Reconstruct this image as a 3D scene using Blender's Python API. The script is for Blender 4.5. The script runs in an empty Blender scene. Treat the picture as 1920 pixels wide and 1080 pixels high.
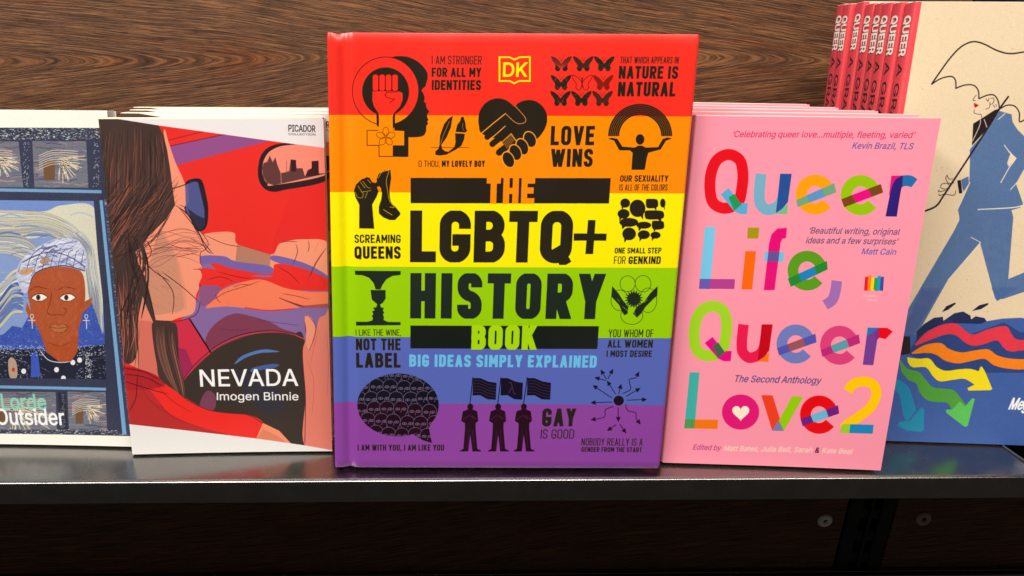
import bpy, bmesh, math, random, os
import numpy as np
from mathutils import Matrix, Vector

# ---------------------------------------------------------------- camera, world, lamps, exposure
sc = bpy.context.scene
COL = sc.collection
CAM_POS = (0.0, 0.0, 0.26147)
FOC, PX, PY = 1400.0, 757.0, 540.0          # focal length and principal point of the 1920 px wide photograph (an off-centre crop)
PITCH, ROLL = math.radians(20), math.radians(0.3)
_F = np.array([0, math.cos(PITCH), -math.sin(PITCH)])
_R0 = np.array([1.0, 0, 0]); _U0 = np.cross(_R0, _F)
_R = _R0*math.cos(ROLL) + _U0*math.sin(ROLL)
_U = -_R0*math.sin(ROLL) + _U0*math.cos(ROLL)
cam = bpy.data.cameras.new('camera')
cam.sensor_width = 36.0
cam.lens = 36.0*FOC/1920.0
cam.shift_x = (960.0-PX)/1920.0
cam.clip_start = 0.01; cam.clip_end = 50.0
camo = bpy.data.objects.new('camera', cam); COL.objects.link(camo)
camo.matrix_world = Matrix(((_R[0], _U[0], -_F[0], CAM_POS[0]), (_R[1], _U[1], -_F[1], CAM_POS[1]),
                            (_R[2], _U[2], -_F[2], CAM_POS[2]), (0, 0, 0, 1)))
sc.camera = camo

world = bpy.data.worlds.new('World'); sc.world = world; world.use_nodes = True
world.node_tree.nodes['Background'].inputs[0].default_value = (1.0, 0.90, 0.80, 1)
world.node_tree.nodes['Background'].inputs[1].default_value = 0.042

def area(name, loc, target, sx, sy, watts, col):
    l = bpy.data.lights.new(name, 'AREA'); l.shape = 'RECTANGLE'; l.size = sx; l.size_y = sy
    l.energy = watts; l.color = col
    o = bpy.data.objects.new(name, l); COL.objects.link(o); o.location = loc
    o.rotation_euler = (Vector(target)-Vector(loc)).to_track_quat('-Z', 'Y').to_euler()
    return o
area('ceiling_and_fill_light', (-0.10, -0.62, 2.25), (0.05, 0.42, 0.1), 1.9, 0.5, 88, (1.0, 0.945, 0.87))
area('ceiling_and_fill_light', (-1.55, -0.55, 1.75), (0.1, 0.45, 0.1), 0.9, 0.4, 46, (1.0, 0.95, 0.88))  # fill lamp added on the left to brighten the red comic spines
area('ceiling_and_fill_light', (1.25, -0.5, 1.9), (0.2, 0.42, 0.1), 0.9, 0.35, 16, (1.0, 0.93, 0.84))
sc.view_settings.view_transform = 'Standard'; sc.view_settings.look = 'None'
sc.view_settings.exposure = 0.0; sc.view_settings.gamma = 1.0
sc.cycles.use_denoising = True

rnd = random.Random(7)

# ---------------------------------------------------------------- poses of the front covers (metres, degrees)
POSE = dict(  # bottom left corner of the front cover, yaw, lean, width, height, thickness
    rainbow=((-0.0413, 0.3897), 0.2, 6.4, 0.1980, 0.2520, 0.024),
    nevada=((-0.1706, 0.4053), 2.5, 5.1, 0.1258, 0.2060, 0.0150),
    pink=((0.1608, 0.3986), -3.0, 6.9, 0.1314, 0.2098, 0.0150),
    comic=((0.2906, 0.4276), -3.2, 6.5, 0.1650, 0.2710, 0.0109),
    outsider=((-0.3030, 0.4169), -1.1, 7.0, 0.1310, 0.2090, 0.0120))

def frame_of(p):
    (x, y), yaw, lean, W, H, T = p
    L, Y = math.radians(lean), math.radians(yaw)
    A = np.array([x, y, T*math.sin(L)])
    u = np.array([math.cos(Y), math.sin(Y), 0])
    n = np.array([-math.sin(Y), math.cos(Y), 0])
    up = np.array([0, 0, 1])*math.cos(L) + n*math.sin(L)
    return A, u, up, W, H

# ---------------------------------------------------------------- a small print shop: shapes rasterised into cover prints
class Print:
    """A cover print. Shapes are given where they were measured in the photograph and laid flat on the cover through `toT`."""
    def __init__(s, W, H, base, toT=None):
        s.W, s.H = W, H
        s.im = np.ones((H, W, 3), np.float32)*np.array(base, np.float32)/255
        s.toT = toT or (lambda p: np.asarray(p, float))
    def mask(s, contours):
        xs0 = min(c[:, 0].min() for c in contours); xs1 = max(c[:, 0].max() for c in contours)
        ys0 = min(c[:, 1].min() for c in contours); ys1 = max(c[:, 1].max() for c in contours)
        x0, y0 = max(0, int(math.floor(xs0))), max(0, int(math.floor(ys0)))
        x1, y1 = min(s.W, int(math.ceil(xs1))+1), min(s.H, int(math.ceil(ys1))+1)
        if x1 <= x0 or y1 <= y0: return None
        w, h, SS = x1-x0, y1-y0, 4
        P = np.concatenate(contours); Q = np.concatenate([np.roll(c, -1, 0) for c in contours])
        ax, ay, bx, by = P[:, 0]-x0, (P[:, 1]-y0)*SS, Q[:, 0]-x0, (Q[:, 1]-y0)*SS
        sg = np.where(by > ay, 1.0, -1.0)
        lo, hi = np.minimum(ay, by), np.maximum(ay, by)
        k0 = np.clip(np.ceil(lo-.5), 0, h*SS).astype(int); k1 = np.clip(np.ceil(hi-.5), 0, h*SS).astype(int)
        n = np.maximum(k1-k0, 0)
        if n.sum() == 0: return None
        idx = np.repeat(np.arange(len(n)), n)
        row = np.arange(n.sum())-np.repeat(np.cumsum(n)-n, n)+k0[idx]
        x = ax[idx]+(row+.5-ay[idx])*(bx-ax)[idx]/(by-ay)[idx]
        x = np.clip(x, 0, w)
        xi = np.floor(x).astype(int); f = x-xi
        acc = np.zeros((h*SS, w+2))
        np.add.at(acc, (row, xi), sg[idx]*(1-f)); np.add.at(acc, (row, xi+1), sg[idx]*f)
        m = np.minimum(np.abs(np.cumsum(acc, 1)[:, :w]), 1).reshape(h, SS, w).mean(1)
        return x0, y0, x1, y1, m.astype(np.float32)
    def fillT(s, contours, col, a=1.0, mode='over', clip=None):
        r = s.mask([np.asarray(c, float) for c in contours if len(c) > 2])
        if r is None: return
        x0, y0, x1, y1, m = r
        if clip is not None: m = m*clip[y0:y1, x0:x1]
        m = (m*a)[..., None]
        d = s.im[y0:y1, x0:x1]
        c = col[y0:y1, x0:x1] if isinstance(col, np.ndarray) else np.array(col, np.float32)/255
        if mode == 'mul': c = d*c
        s.im[y0:y1, x0:x1] = d*(1-m)+c*m
    def full_mask(s, pts):
        M = np.zeros((s.H, s.W), np.float32)
        r = s.mask([s.toT(pts)])
        if r: M[r[1]:r[3], r[0]:r[2]] = r[4]
        return M
    def poly(s, pts, col, a=1.0, smooth=False, mode='over', clip=None):
        pts = np.asarray(pts, float)
        if smooth: pts = crom(pts, True)
        s.fillT([s.toT(pts)], col, a, mode, clip)
    def stroke(s, pts, w, col, a=1.0, smooth=True, closed=False, taper=0, mode='over', clip=None):
        pts = np.asarray(pts, float)
        if smooth and len(pts) > 2: pts = crom(pts, closed, 6)
        n = len(pts)
        ww = np.ones(n)*w
        if taper and not closed:
            t = np.linspace(0, 1, n); ww = w*np.clip(np.minimum(t, 1-t)*taper+.15, 0, 1)
        s.fillT([s.toT(q) for q in strip(pts, ww/2, closed)], col, a, mode, clip)
    def ell(s, cx, cy, rx, ry, col, a=1.0, rot=0, clip=None, mode='over'):
        t = np.linspace(0, 2*math.pi, 36, endpoint=False); c, q = math.cos(rot), math.sin(rot)
        X, Y = rx*np.cos(t), ry*np.sin(t)
        s.fillT([s.toT(np.stack([cx+X*c-Y*q, cy+X*q+Y*c], 1))], col, a, mode, clip)
    def ring(s, cx, cy, rx, ry, w, col, rot=0, a0=0, a1=360, a=1.0, clip=None):
        t = np.radians(np.linspace(a0, a1, 40, endpoint=(a1-a0 < 360))); c, q = math.cos(rot), math.sin(rot)
        X, Y = rx*np.cos(t), ry*np.sin(t)
        s.stroke(np.stack([cx+X*c-Y*q, cy+X*q+Y*c], 1), w, col, a, False, a1-a0 >= 360, clip=clip)
    # text: run from p0 to p1 along the baseline, cap height h, all measured in the photograph
    def place(s, p0, p1, h):
        q0, q1 = s.toT([p0])[0], s.toT([p1])[0]
        qh = s.toT([(p0[0], p0[1]-h)])[0]
        return q0, q1, q0[1]-qh[1]
    def text(s, st, p0, p1, h, col, bold=0.0, shear=0.0, a=1.0, font=None):
        G = outline(st, font)
        if not G: return
        q0, q1, H = s.place(p0, p1, h)
        allp = np.concatenate(G); gx0, gx1 = allp[:, 0].min(), allp[:, 0].max()
        L = np.hypot(*(q1-q0)); ux = (q1-q0)/L; uy = np.array([-ux[1], ux[0]])
        cs = []
        for g in G:
            x = (g[:, 0]-gx0)/(gx1-gx0)*(L-shear*H*.6) + g[:, 1]*H*shear
            cs.append(q0 + x[:, None]*ux - (g[:, 1]*H)[:, None]*uy)
        s.fillT(cs, col, a)
        if bold:
            qs = []
            for c in cs: qs += strip(c, np.ones(len(c))*bold*H/2, True)
            s.fillT(qs, col, a)
    def din(s, st, p0, p1, h, col, t=.2, th=None, gap=.11, shear=0.0, a=1.0, mode='over'):
        """Condensed engineering lettering built from strokes."""
        q0, q1, H = s.place(p0, p1, h)
        L = np.hypot(*(q1-q0))/H; ux = (q1-q0)/np.hypot(*(q1-q0)); uy = np.array([-ux[1], ux[0]])
        ws = [GL[c][0] if c in GL else .2 for c in st]
        fixed = sum(t for c in st if c in "I.,'") + gap*(len(st)-1)
        var = sum(w for c, w in zip(st, ws) if c not in "I.,'")
        k = (L-fixed)/max(var, .01)
        x = 0; quads = []
        for c, w in zip(st, ws):
            w = t if c in "I.,'" else w*k
            if c in GL: quads += [q+np.array([x, 0]) for q in glyph(c, w, t, th or t*.9)]
            x += w+gap
        out = [q0 + ((q[:, 0]+q[:, 1]*shear)*H)[:, None]*ux - (q[:, 1]*H)[:, None]*uy for q in quads]
        s.fillT([orient(q) for q in out], col, a, mode)
    def grain(s, amp, seed=0, scale=1):
        g = np.random.default_rng(seed).normal(0, amp, (s.H//scale+1, s.W//scale+1, 1)).astype(np.float32)
        g = np.repeat(np.repeat(g, scale, 0), scale, 1)[:s.H, :s.W]
        s.im = np.clip(s.im+g, 0, 1)
    def image(s, name):
        im = bpy.data.images.new(name, s.W, s.H, alpha=False)
        A = np.ones((s.H, s.W, 4), np.float32); A[..., :3] = np.clip(s.im[::-1], 0, 1)
        im.pixels.foreach_set(A.ravel()); im.update(); im.pack()
        return im

def orient(q):
    a = np.sum(q[:, 0]*np.roll(q[:, 1], -1)-np.roll(q[:, 0], -1)*q[:, 1])
    return q if a > 0 else q[::-1]

def crom(P, closed=False, n=8):
    P = np.asarray(P, float); N = len(P)
    if N < 3: return P
    out = []
    t = np.linspace(0, 1, n, endpoint=False)[:, None]
    for i in range(N if closed else N-1):
        if closed: a, b, c, d = P[(i-1) % N], P[i], P[(i+1) % N], P[(i+2) % N]
        else: a, b, c, d = P[max(i-1, 0)], P[i], P[i+1], P[min(i+2, N-1)]
        out.append(.5*((2*b)+(c-a)*t+(2*a-5*b+4*c-d)*t**2+(3*b-a-3*c+d)*t**3))
    if not closed: out.append(P[-1:])
    return np.concatenate(out)

def strip(P, hw, closed):
    """quads along a polyline, sections mitred at the bends"""
    P = np.asarray(P, float)
    keep = [0]+[i for i in range(1, len(P)) if np.hypot(*(P[i]-P[i-1])) > 1e-6]
    P = P[keep]; hw = np.asarray(hw)[keep]
    if closed and len(P) > 2 and np.hypot(*(P[0]-P[-1])) < 1e-6: P, hw = P[:-1], hw[:-1]
    n = len(P)
    if n < 2: return []
    d = np.roll(P, -1, 0)-P if closed else np.diff(P, axis=0)
    d = d/np.maximum(np.hypot(d[:, 0], d[:, 1])[:, None], 1e-9)
    nr = np.stack([-d[:, 1], d[:, 0]], 1)
    if closed: na, nb = np.roll(nr, 1, 0), nr
    else: na = np.concatenate([nr[:1], nr]); nb = np.concatenate([nr, nr[-1:]])
    m = na+nb; l = np.hypot(m[:, 0], m[:, 1])[:, None]
    m = np.where(l > .3, m/np.maximum(l, 1e-6), nb)
    co = np.clip((m*nb).sum(1), .45, 1)[:, None]
    off = m/co*hw[:, None]
    A, B = P+off, P-off
    return [orient(np.array([A[i], A[(i+1) % n], B[(i+1) % n], B[i]])) for i in range(n if closed else n-1)]

def clipy(q, lo, hi, ax):
    for v, sgn in ((lo, 1), (hi, -1)):
        out = []
        for i in range(len(q)):
            a, b = q[i], q[(i+1) % len(q)]
            ia, ib = (a[ax]-v)*sgn >= -1e-9, (b[ax]-v)*sgn >= -1e-9
            if ia: out.append(a)
            if ia != ib: out.append(a+(b-a)*(v-a[ax])/(b[ax]-a[ax]))
        q = out
        if len(q) < 3: return None
    return np.array(q)

R_ = 1.0
GL = {  # relative width, strokes (x, y, corner radius); 'D' = diagonal stroke cut off at cap height and baseline
 'A': (.60, [('D', (0, 0), (.5, 1)), ('D', (1, 0), (.5, 1)), ('N', (.2, .26), (.8, .26))]),
 'B': (.55, [('', (0, 0), (0, 1)), ('N', (0, 1), (.95, 1, R_), (.95, .53, R_), (0, .53)), ('N', (0, .53), (1, .53, R_), (1, 0, R_), (0, 0))]),
 'C': (.54, [('', (1, .68), (1, 1, R_), (0, 1, R_), (0, 0, R_), (1, 0, R_), (1, .32))]),
 'D': (.55, [('', (0, 0), (0, 1)), ('N', (0, 1), (1, 1, R_), (1, 0, R_), (0, 0))]),
 'E': (.48, [('', (1, 1), (0, 1), (0, 0), (1, 0)), ('N', (0, .52), (.85, .52))]),
 'F': (.47, [('', (1, 1), (0, 1), (0, 0)), ('N', (0, .49), (.85, .49))]),
 'G': (.55, [('', (1, .69), (1, 1, R_), (0, 1, R_), (0, 0, R_), (1, 0, R_), (1, .42), (.36, .42))]),
 'H': (.55, [('', (0, 0), (0, 1)), ('', (1, 0), (1, 1)), ('N', (0, .5), (1, .5))]),
 'I': (.2, [('', (.5, 0), (.5, 1))]),
 'J': (.45, [('', (1, 1), (1, 0, R_), (0, 0, R_), (0, .25))]),
 'K': (.58, [('', (0, 0), (0, 1)), ('D', (.05, .38), (.95, 1)), ('D', (.38, .6), (1, 0))]),
 'L': (.46, [('', (0, 1), (0, 0), (1, 0))]),
 'M': (.70, [('', (0, 0), (0, 1)), ('', (1, 0), (1, 1)), ('D', (0, 1), (.5, .28)), ('D', (1, 1), (.5, .28))]),
 'N': (.57, [('', (0, 0), (0, 1)), ('', (1, 0), (1, 1)), ('D', (0, 1), (1, 0))]),
 'O': (.55, [('C', (0, 0, R_), (0, 1, R_), (1, 1, R_), (1, 0, R_))]),
 'P': (.54, [('', (0, 0), (0, 1)), ('N', (0, 1), (1, 1, R_), (1, .46, R_), (0, .46))]),
 'Q': (.57, [('C', (0, 0, R_), (0, 1, R_), (1, 1, R_), (1, 0, R_)), ('D', (.52, .30), (1.06, -.04))]),
 'R': (.56, [('', (0, 0), (0, 1)), ('N', (0, 1), (1, 1, R_), (1, .46, R_), (0, .46)), ('D', (.5, .46), (1, 0))]),
 'S': (.53, [('', (1, .74), (1, 1, R_), (0, 1, R_), (0, .55, R_), (1, .45, R_), (1, 0, R_), (0, 0, R_), (0, .26))]),
 'T': (.50, [('N', (0, 1), (1, 1)), ('', (.5, 1), (.5, 0))]),
 'U': (.54, [('', (0, 1), (0, 0, R_), (1, 0, R_), (1, 1))]),
 'V': (.58, [('D', (0, 1), (.5, 0)), ('D', (1, 1), (.5, 0))]),
 'W': (.85, [('D', (0, 1), (.26, 0)), ('D', (.5, .95), (.26, 0)), ('D', (.5, .95), (.74, 0)), ('D', (1, 1), (.74, 0))]),
 'X': (.58, [('D', (0, 1), (1, 0)), ('D', (1, 1), (0, 0))]),
 'Y': (.58, [('D', (0, 1), (.5, .40)), ('D', (1, 1), (.5, .40)), ('', (.5, .42), (.5, 0))]),
 'Z': (.5, [('N', (0, 1), (1, 1)), ('N', (0, 0), (1, 0)), ('D', (1, 1), (0, 0))]),
 '+': (.6, [('N', (0, .5), (1, .5)), ('', (.5, .25), (.5, .75))]),
 ',': (.1, [('', (.5, .0), (.4, -.12))]),
 '.': (.1, [('', (.5, .0), (.5, .02))]),
}
def glyph(c, w, t, th):
    out = []
    iw = max(w-t, 0.0)
    for st in GL[c][1]:
        kind, pts = st[0], st[1:]
        P = []
        X = [t/2+iw*p[0] for p in pts]
        Y = [(th/2+(1-th)*p[1]) if kind != 'D' else p[1] for p in pts]
        n = len(pts); closed = kind == 'C'
        for i, p in enumerate(pts):
            a = np.array([X[i], Y[i]])
            r = p[2]*iw/2*.98 if len(p) > 2 else 0
            if r > 0:
                pr, nx = np.array([X[i-1], Y[i-1]]), np.array([X[(i+1) % n], Y[(i+1) % n]])
                dp, dn = pr-a, nx-a; lp, ln = np.hypot(*dp), np.hypot(*dn)
                r = min(r, lp*.5 if (len(pts[i-1]) > 2) else lp*.95, ln*.5 if (len(pts[(i+1) % n]) > 2) else ln*.95) if c in 'SBPR' else r
                rp, rn = min(r, lp*.98), min(r, ln*.98)
                A, B = a+dp/lp*rp, a+dn/ln*rn
                for k in range(11):                     # a quarter turn
                    u = k/10; th_ = u*math.pi/2
                    P.append(A*(1-math.sin(th_)) + B*(1-math.cos(th_)) + a*(math.sin(th_)+math.cos(th_)-1))
            else: P.append(a)
        P = np.array(P)
        if not closed:
            e = t*1.2 if kind == 'D' else (0 if kind == 'N' and False else t/2)
            d0 = P[0]-P[1]; d1 = P[-1]-P[-2]
            e0 = e1 = e
            if c in 'GCS': e0 = e1 = 0
            if c == 'Q' and kind == 'D': e0 = e1 = 0
            elif kind == 'D':
                if 0.02 < pts[0][1] < .98: e0 = 0
                if 0.02 < pts[-1][1] < .98: e1 = 0
            P[0] = P[0]+d0/np.hypot(*d0)*e0; P[-1] = P[-1]+d1/np.hypot(*d1)*e1
        lo = -.2 if c == ',' else -.045 if c == 'Q' else 0
        hw = np.ones(len(P))*t/2
        for q in strip(P, hw, closed):
            q = clipy(q, lo, 1, 1)
            if q is not None: q = clipy(q, -.05 if c == 'Q' else 0, w*(1.1 if c == 'Q' else 1), 0)
            if q is not None: out.append(orient(q))
    return out

_fonts = {}
def font(name):
    if name not in _fonts:
        f = None
        try:
            f = bpy.data.fonts.load(os.path.join(bpy.utils.resource_path('LOCAL'), 'datafiles', 'fonts', name))
        except Exception: f = None
        _fonts[name] = f
    return _fonts[name]
_out = {}
def outline(st, fname=None):
    """glyph outlines of a line of text, cap height 1"""
    fname = fname or 'Inter.woff2'
    if (st, fname) in _out: return _out[(st, fname)]
    def get(s_):
        cu = bpy.data.curves.new('lettering', 'FONT'); cu.body = s_
        f = font(fname)
        if f: cu.font = f
        ob = bpy.data.objects.new('lettering', cu); COL.objects.link(ob)
        bpy.context.view_layer.update()
        c2 = ob.to_curve(bpy.context.evaluated_depsgraph_get())
        res = []
        for sp in c2.splines:
            B = sp.bezier_points; n = len(B); pts = []
            for i in range(n):
                a, b = B[i], B[(i+1) % n]
                p0, p1, p2, p3 = [np.array(v[:2]) for v in (a.co, a.handle_right, b.handle_left, b.co)]
                for u in (0, .2, .4, .6, .8):
                    pts.append((1-u)**3*p0+3*(1-u)**2*u*p1+3*(1-u)*u*u*p2+u**3*p3)
            res.append(np.array(pts))
        ob.to_curve_clear(); bpy.data.objects.remove(ob); bpy.data.curves.remove(cu)
        return res
    hc = np.concatenate(get('H'))[:, 1].max()
    _out[(st, fname)] = [g/hc for g in get(st)]
    return _out[(st, fname)]

def cover_map(p, TW):
    """photo pixel -> print pixel for a cover standing in pose p"""
    A, u, up, W, H = frame_of(p)
    TH = int(round(TW*H/W))
    def px(P):
        d = P-np.array(CAM_POS); z = d@_F
        return np.array([PX+FOC*(d@_R)/z, PY-FOC*(d@_U)/z])
    src = [px(A+up*H), px(A+u*W+up*H), px(A+u*W), px(A)]
    dst = [(0, 0), (TW, 0), (TW, TH), (0, TH)]
    M = []; b = []
    for (x, y), (X, Y) in zip(src, dst):
        M.append([x, y, 1, 0, 0, 0, -X*x, -X*y]); b.append(X)
        M.append([0, 0, 0, x, y, 1, -Y*x, -Y*y]); b.append(Y)
    h = np.append(np.linalg.solve(np.array(M), np.array(b)), 1).reshape(3, 3)
    def toT(P):
        P = np.asarray(P, float); q = np.concatenate([P, np.ones((len(P), 1))], 1)@h.T
        return q[:, :2]/q[:, 2:3]
    return toT, TH

K = (38, 30, 20)          # black ink
def zoomer(x0, y0, s): return lambda pts: [(x0+a/s, y0+b/s) for a, b in pts]

def art_rainbow():
    toT, TH = cover_map(POSE['rainbow'], 1150)
    P = Print(1150, TH, (240, 46, 32), toT)
    L, Rr = 560, 1340
    bands = [(216, 219, (254, 138, 0)), (361, 363.5, (249, 234, 0)), (500.5, 503, (150, 204, 0)), (632, 635, (86, 102, 184)), (755.5, 760.5, (140, 66, 160))]
    for yl, yr, c in bands:
        m = (yr-yl)/660.
        P.poly([(L, yl-m*60), (Rr, yr+m*50), (Rr, 1000), (L, 1000)], c)
    BG = P.im.copy()
    # woman's profile behind the raised fist in a ring
    Z = zoomer(650, 90, 4.91)
    P.poly(Z([(410, 88), (480, 78), (560, 85), (640, 120), (700, 170), (738, 225), (745, 270), (735, 320), (705, 370), (688, 395), (705, 420), (718, 460), (712, 500), (728, 520), (735, 555), (760, 590), (742, 612), (740, 640), (752, 662), (742, 682), (750, 700), (733, 722), (732, 770), (715, 805), (690, 818), (640, 825), (568, 825), (568, 1003), (425, 1003), (425, 760), (425, 700), (400, 400)]), K)
    P.poly(Z([(430, 90), (480, 79), (560, 86), (640, 120), (700, 170), (738, 225), (745, 270), (735, 320), (705, 370), (600, 330), (450, 150)]), K, smooth=True)
    for a, b in ((712, 505), (705, 540)): P.stroke(Z([(a, b), (a+22, b+8)]), 1, K)
    P.ell(722.9, 171.5, 62.5, 64, BG)
    P.ring(722.9, 171.5, 62.3, 64, 1.3, K)
    P.poly(Z([(290, 580), (430, 580), (440, 760), (285, 760)]), BG)
    P.ell(723, 172.5, 44, 45.5, K)
    P.poly(Z([(272, 580), (298, 590), (296, 730), (278, 720)]), K)
    P.poly(Z([(420, 600), (446, 605), (444, 722), (425, 750)]), K)
    P.poly(Z([(188, 762), (298, 762), (298, 640), (290, 600), (250, 540), (236, 480), (238, 400), (476, 400), (515, 418), (516, 480), (490, 545), (435, 605), (424, 640), (424, 762), (530, 768), (530, 900), (424, 900), (424, 1001), (298, 1001), (298, 900), (188, 900)]), BG)
    P.stroke(Z([(292, 762), (188, 762), (188, 900), (298, 900), (298, 1001), (560, 1003)]), 1.3, K, smooth=False)
    P.poly(Z([(530, 768), (568, 768), (568, 1003), (425, 1003), (425, 902), (530, 902)]), K)
    for x0 in (238, 299, 358, 418):
        pts = [(x0, 262), (x0+12, 247), (x0+42, 247), (x0+55, 262), (x0+55, 385), (x0+40, 400), (x0+14, 400), (x0, 385)]
        P.poly(Z(pts), BG); P.stroke(Z(pts), 1.0, (120, 14, 10), closed=True, smooth=False)
    P.stroke(Z([(475, 407), (370, 410), (352, 435), (372, 460), (440, 475), (395, 508)]), 1.2, (110, 12, 8), smooth=False)
    for k in range(5):
        a = math.radians(-90+72*k)
        P.ring(*Z([(360+48*math.cos(a), 822+48*math.sin(a))])[0], 8.2, 5.6, 1.1, (110, 60, 0), rot=a)
    # captions
    def D(st, x0, x1, top, base, t, sh=0.0, c=K, dy=0.0, gap=.11): P.din(st, (x0, base), (x1, base+dy), base-top, c, t=t, shear=sh, gap=gap)
    lt, bd = .095, .19
    D('I AM STRONGER', 809.5, 903, 105.3, 121.3, lt, dy=.3)
    D('FOR ALL MY', 809.5, 902, 127.6, 144.8, bd, dy=.3)
    D('IDENTITIES', 809.5, 901.5, 150.7, 169.3, .2, dy=.3)
    D('THAT WHICH APPEARS IN', 1162.7, 1272, 107, 119.5, .11, dy=.3)
    D('NATURE IS', 1159.7, 1270.5, 124.6, 148.2, .2, dy=.3)
    D('NATURAL', 1158, 1265.5, 154.3, 181.2, .2, dy=.3)
    D('LOVE', 1032, 1113.5, 236.8, 273, .2)
    D('WINS', 1032, 1110.5, 279.8, 313.6, .2)
    D('OUR SEXUALITY', 1162.4, 1252.5, 329.5, 341.3, .18)
    D('IS ALL OF THE COLORS', 1161, 1251, 346.4, 358, .1)
    D('O THOU,', 784.8, 824, 301.8, 313.7, lt)
    D('MY LOVELY BOY', 828.5, 909, 301.8, 313.7, .19)
    D('SCREAMING', 664.9, 751.2, 440.7, 456.2, .165)
    D('QUEENS', 664.9, 751.2, 462.6, 485.8, .2)
    D('ONE SMALL STEP', 1152.3, 1239.6, 465.2, 475.8, .17)
    D('FOR', 1150.8, 1172.5, 481.4, 495.6, lt)
    D('GENKIND', 1178, 1238.2, 481.4, 495.6, .19)
    D('I LIKE THE WINE,', 667, 751.5, 618.3, 629.9, .1)
    D('NOT THE', 667.5, 751, 635.7, 657.2, .19)
    D('LABEL', 668, 751, 662.3, 690, .2)
    D('YOU WHOM OF', 1140.7, 1224.4, 618.3, 632.8, .1)
    D('ALL WOMEN', 1138.8, 1223.2, 638.2, 652.4, .18)
    D('I MOST DESIRE', 1136.8, 1221.6, 657.8, 669.9, .18)
    D('I AM WITH YOU, I AM LIKE YOU', 670.5, 832.5, 834.3, 845.6, .17)
    D('GAY', 1015.8, 1078.6, 766.5, 800, .2)
    D('IS GOOD', 1013.6, 1076, 805.5, 823, lt)
    D('NOBODY REALLY IS A', 1090, 1204.4, 822.2, 835.6, .1, dy=.6)
    D('GENDER FROM THE START', 1089.8, 1203, 838.8, 847.8, .17, dy=.6)
    # publisher's open book badge
    Y = (252, 236, 0)
    P.stroke([(936.5, 108), (955, 108), (964.5, 112.5), (974, 108), (993.5, 107.5), (993.5, 152.5), (973, 152.5), (964.3, 157), (955.5, 152.5), (936.5, 152.5)], 3.1, Y, smooth=False, closed=True)
    P.text('DK', (943.5, 144), (987.5, 144), 25.5, Y, bold=.07)
    # nine butterflies
    B = [(0, 0), (6, 1), (14, 7), (19, 13), (24, 7), (32, 1), (38, 0), (36, 7), (31, 14), (30, 19), (31, 23), (27, 27.5), (22.5, 26), (20, 20.5), (19, 22), (18, 20.5), (15.5, 26), (11, 27.5), (7, 23), (8, 19), (7, 14), (2, 7)]
    for r, (oy, xs) in enumerate(((106.8, (1033.5, 1074.5, 1114)), (142, (1032.8, 1072.5, 1112)), (172, (1031.9, 1071, 1110.6)))):
        for c, ox in enumerate(xs):
            pts = [(ox+a, oy+b) for a, b in B]
            if (r, c) == (1, 1):
                P.stroke(pts, 1.0, (90, 8, 6), closed=True); P.stroke([(ox+19, oy+5), (ox+19, oy+21)], 2.2, K)
            elif (r, c) == (1, 2): P.poly(pts, (128, 26, 8), smooth=True)
            else:
                M = P.full_mask(crom(pts, True)); P.fillT([toT(crom(pts, True))], K)
                rr = random.Random(r*3+c)
                red = (222, 50, 36)
                if (r, c) == (0, 0):
                    for k in range(-6, 7): P.stroke([(ox+19+k*.4, oy+22), (ox+19+k*4.2, oy-4+abs(k)*.7)], .9, red, clip=M, a=.8)
                elif (r, c) == (0, 1):
                    for k in range(1, 19): P.stroke([(ox+k*2+.5, oy), (ox+k*2+.5, oy+22)], .55, (170, 40, 32), clip=M, a=.7)
                elif (r, c) == (2, 2):
                    for k in range(1, 8):
                        for sg in (-1, 1): P.stroke([(ox+19+sg*k*2.4, oy+25), (ox+19+sg*k*1.7, oy+15), (ox+19+sg*k*2.6, oy+2)], .6, (190, 50, 40), clip=M, a=.7)
                else:
                    for k in range(9):
                        x, y = ox+rr.uniform(3, 17), oy+rr.uniform(3, 24)
                        dx, dy = rr.uniform(-4, 4), rr.uniform(1, 5)
                        for sx in (1, -1):
                            X = lambda q: ox+19+sx*(q-ox-19)
                            P.stroke([(X(x), y), (X(x+dx*.5), y+dy*.8), (X(x+dx), y+dy)], .7, (186, 62, 46) if c != 2 else (150, 80, 50), clip=M, a=.8)
            P.stroke([(ox+19, oy+9), (ox+15, oy+1)], .6, K, a=.7); P.stroke([(ox+19, oy+9), (ox+23, oy+1)], .6, K, a=.7)
    # heart made of two shaking hands
    Z = zoomer(880, 170, 6.75)
    P.poly(Z([(150, 540), (122, 450), (115, 370), (125, 290), (160, 215), (220, 150), (300, 112), (380, 103), (460, 125), (530, 170), (573, 207), (620, 162), (700, 130), (780, 125), (860, 150), (930, 210), (972, 280), (985, 370), (970, 450), (930, 530), (860, 612), (780, 630), (600, 630), (300, 600)]), K, smooth=True)
    P.poly(Z([(140, 520), (500, 400), (860, 600), (700, 700), (500, 760), (400, 640)]), K)
    for (a, b, c, d, w) in ((215, 600, 440, 420, 72), (280, 688, 480, 530, 76), (365, 795, 540, 660, 82)):
        P.stroke(Z([(a+18, b-15), (c, d)]), w/6.75, K); P.ell(*Z([(a+12, b-8)])[0], w/13.5, w/13.5, K)
    O = (254, 160, 40)
    P.stroke(Z([(152, 545), (300, 420), (460, 292)]), 1.9, O, smooth=False); P.stroke(Z([(455, 290), (500, 335), (560, 390), (620, 422), (690, 412), (716, 380), (695, 330), (640, 265), (578, 197)]), 1.3, (236, 140, 60))
    P.stroke(Z([(235, 640), (340, 555), (458, 450)]), 1.8, O); P.stroke(Z([(320, 735), (430, 640), (530, 550), (565, 600), (590, 640)]), 1.6, O, smooth=False)
    for k in range(7):
        a, b = 432+k*15, 655-k*16
        P.stroke(Z([(a, b), (a+48, b+80)]), .8, O)
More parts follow.
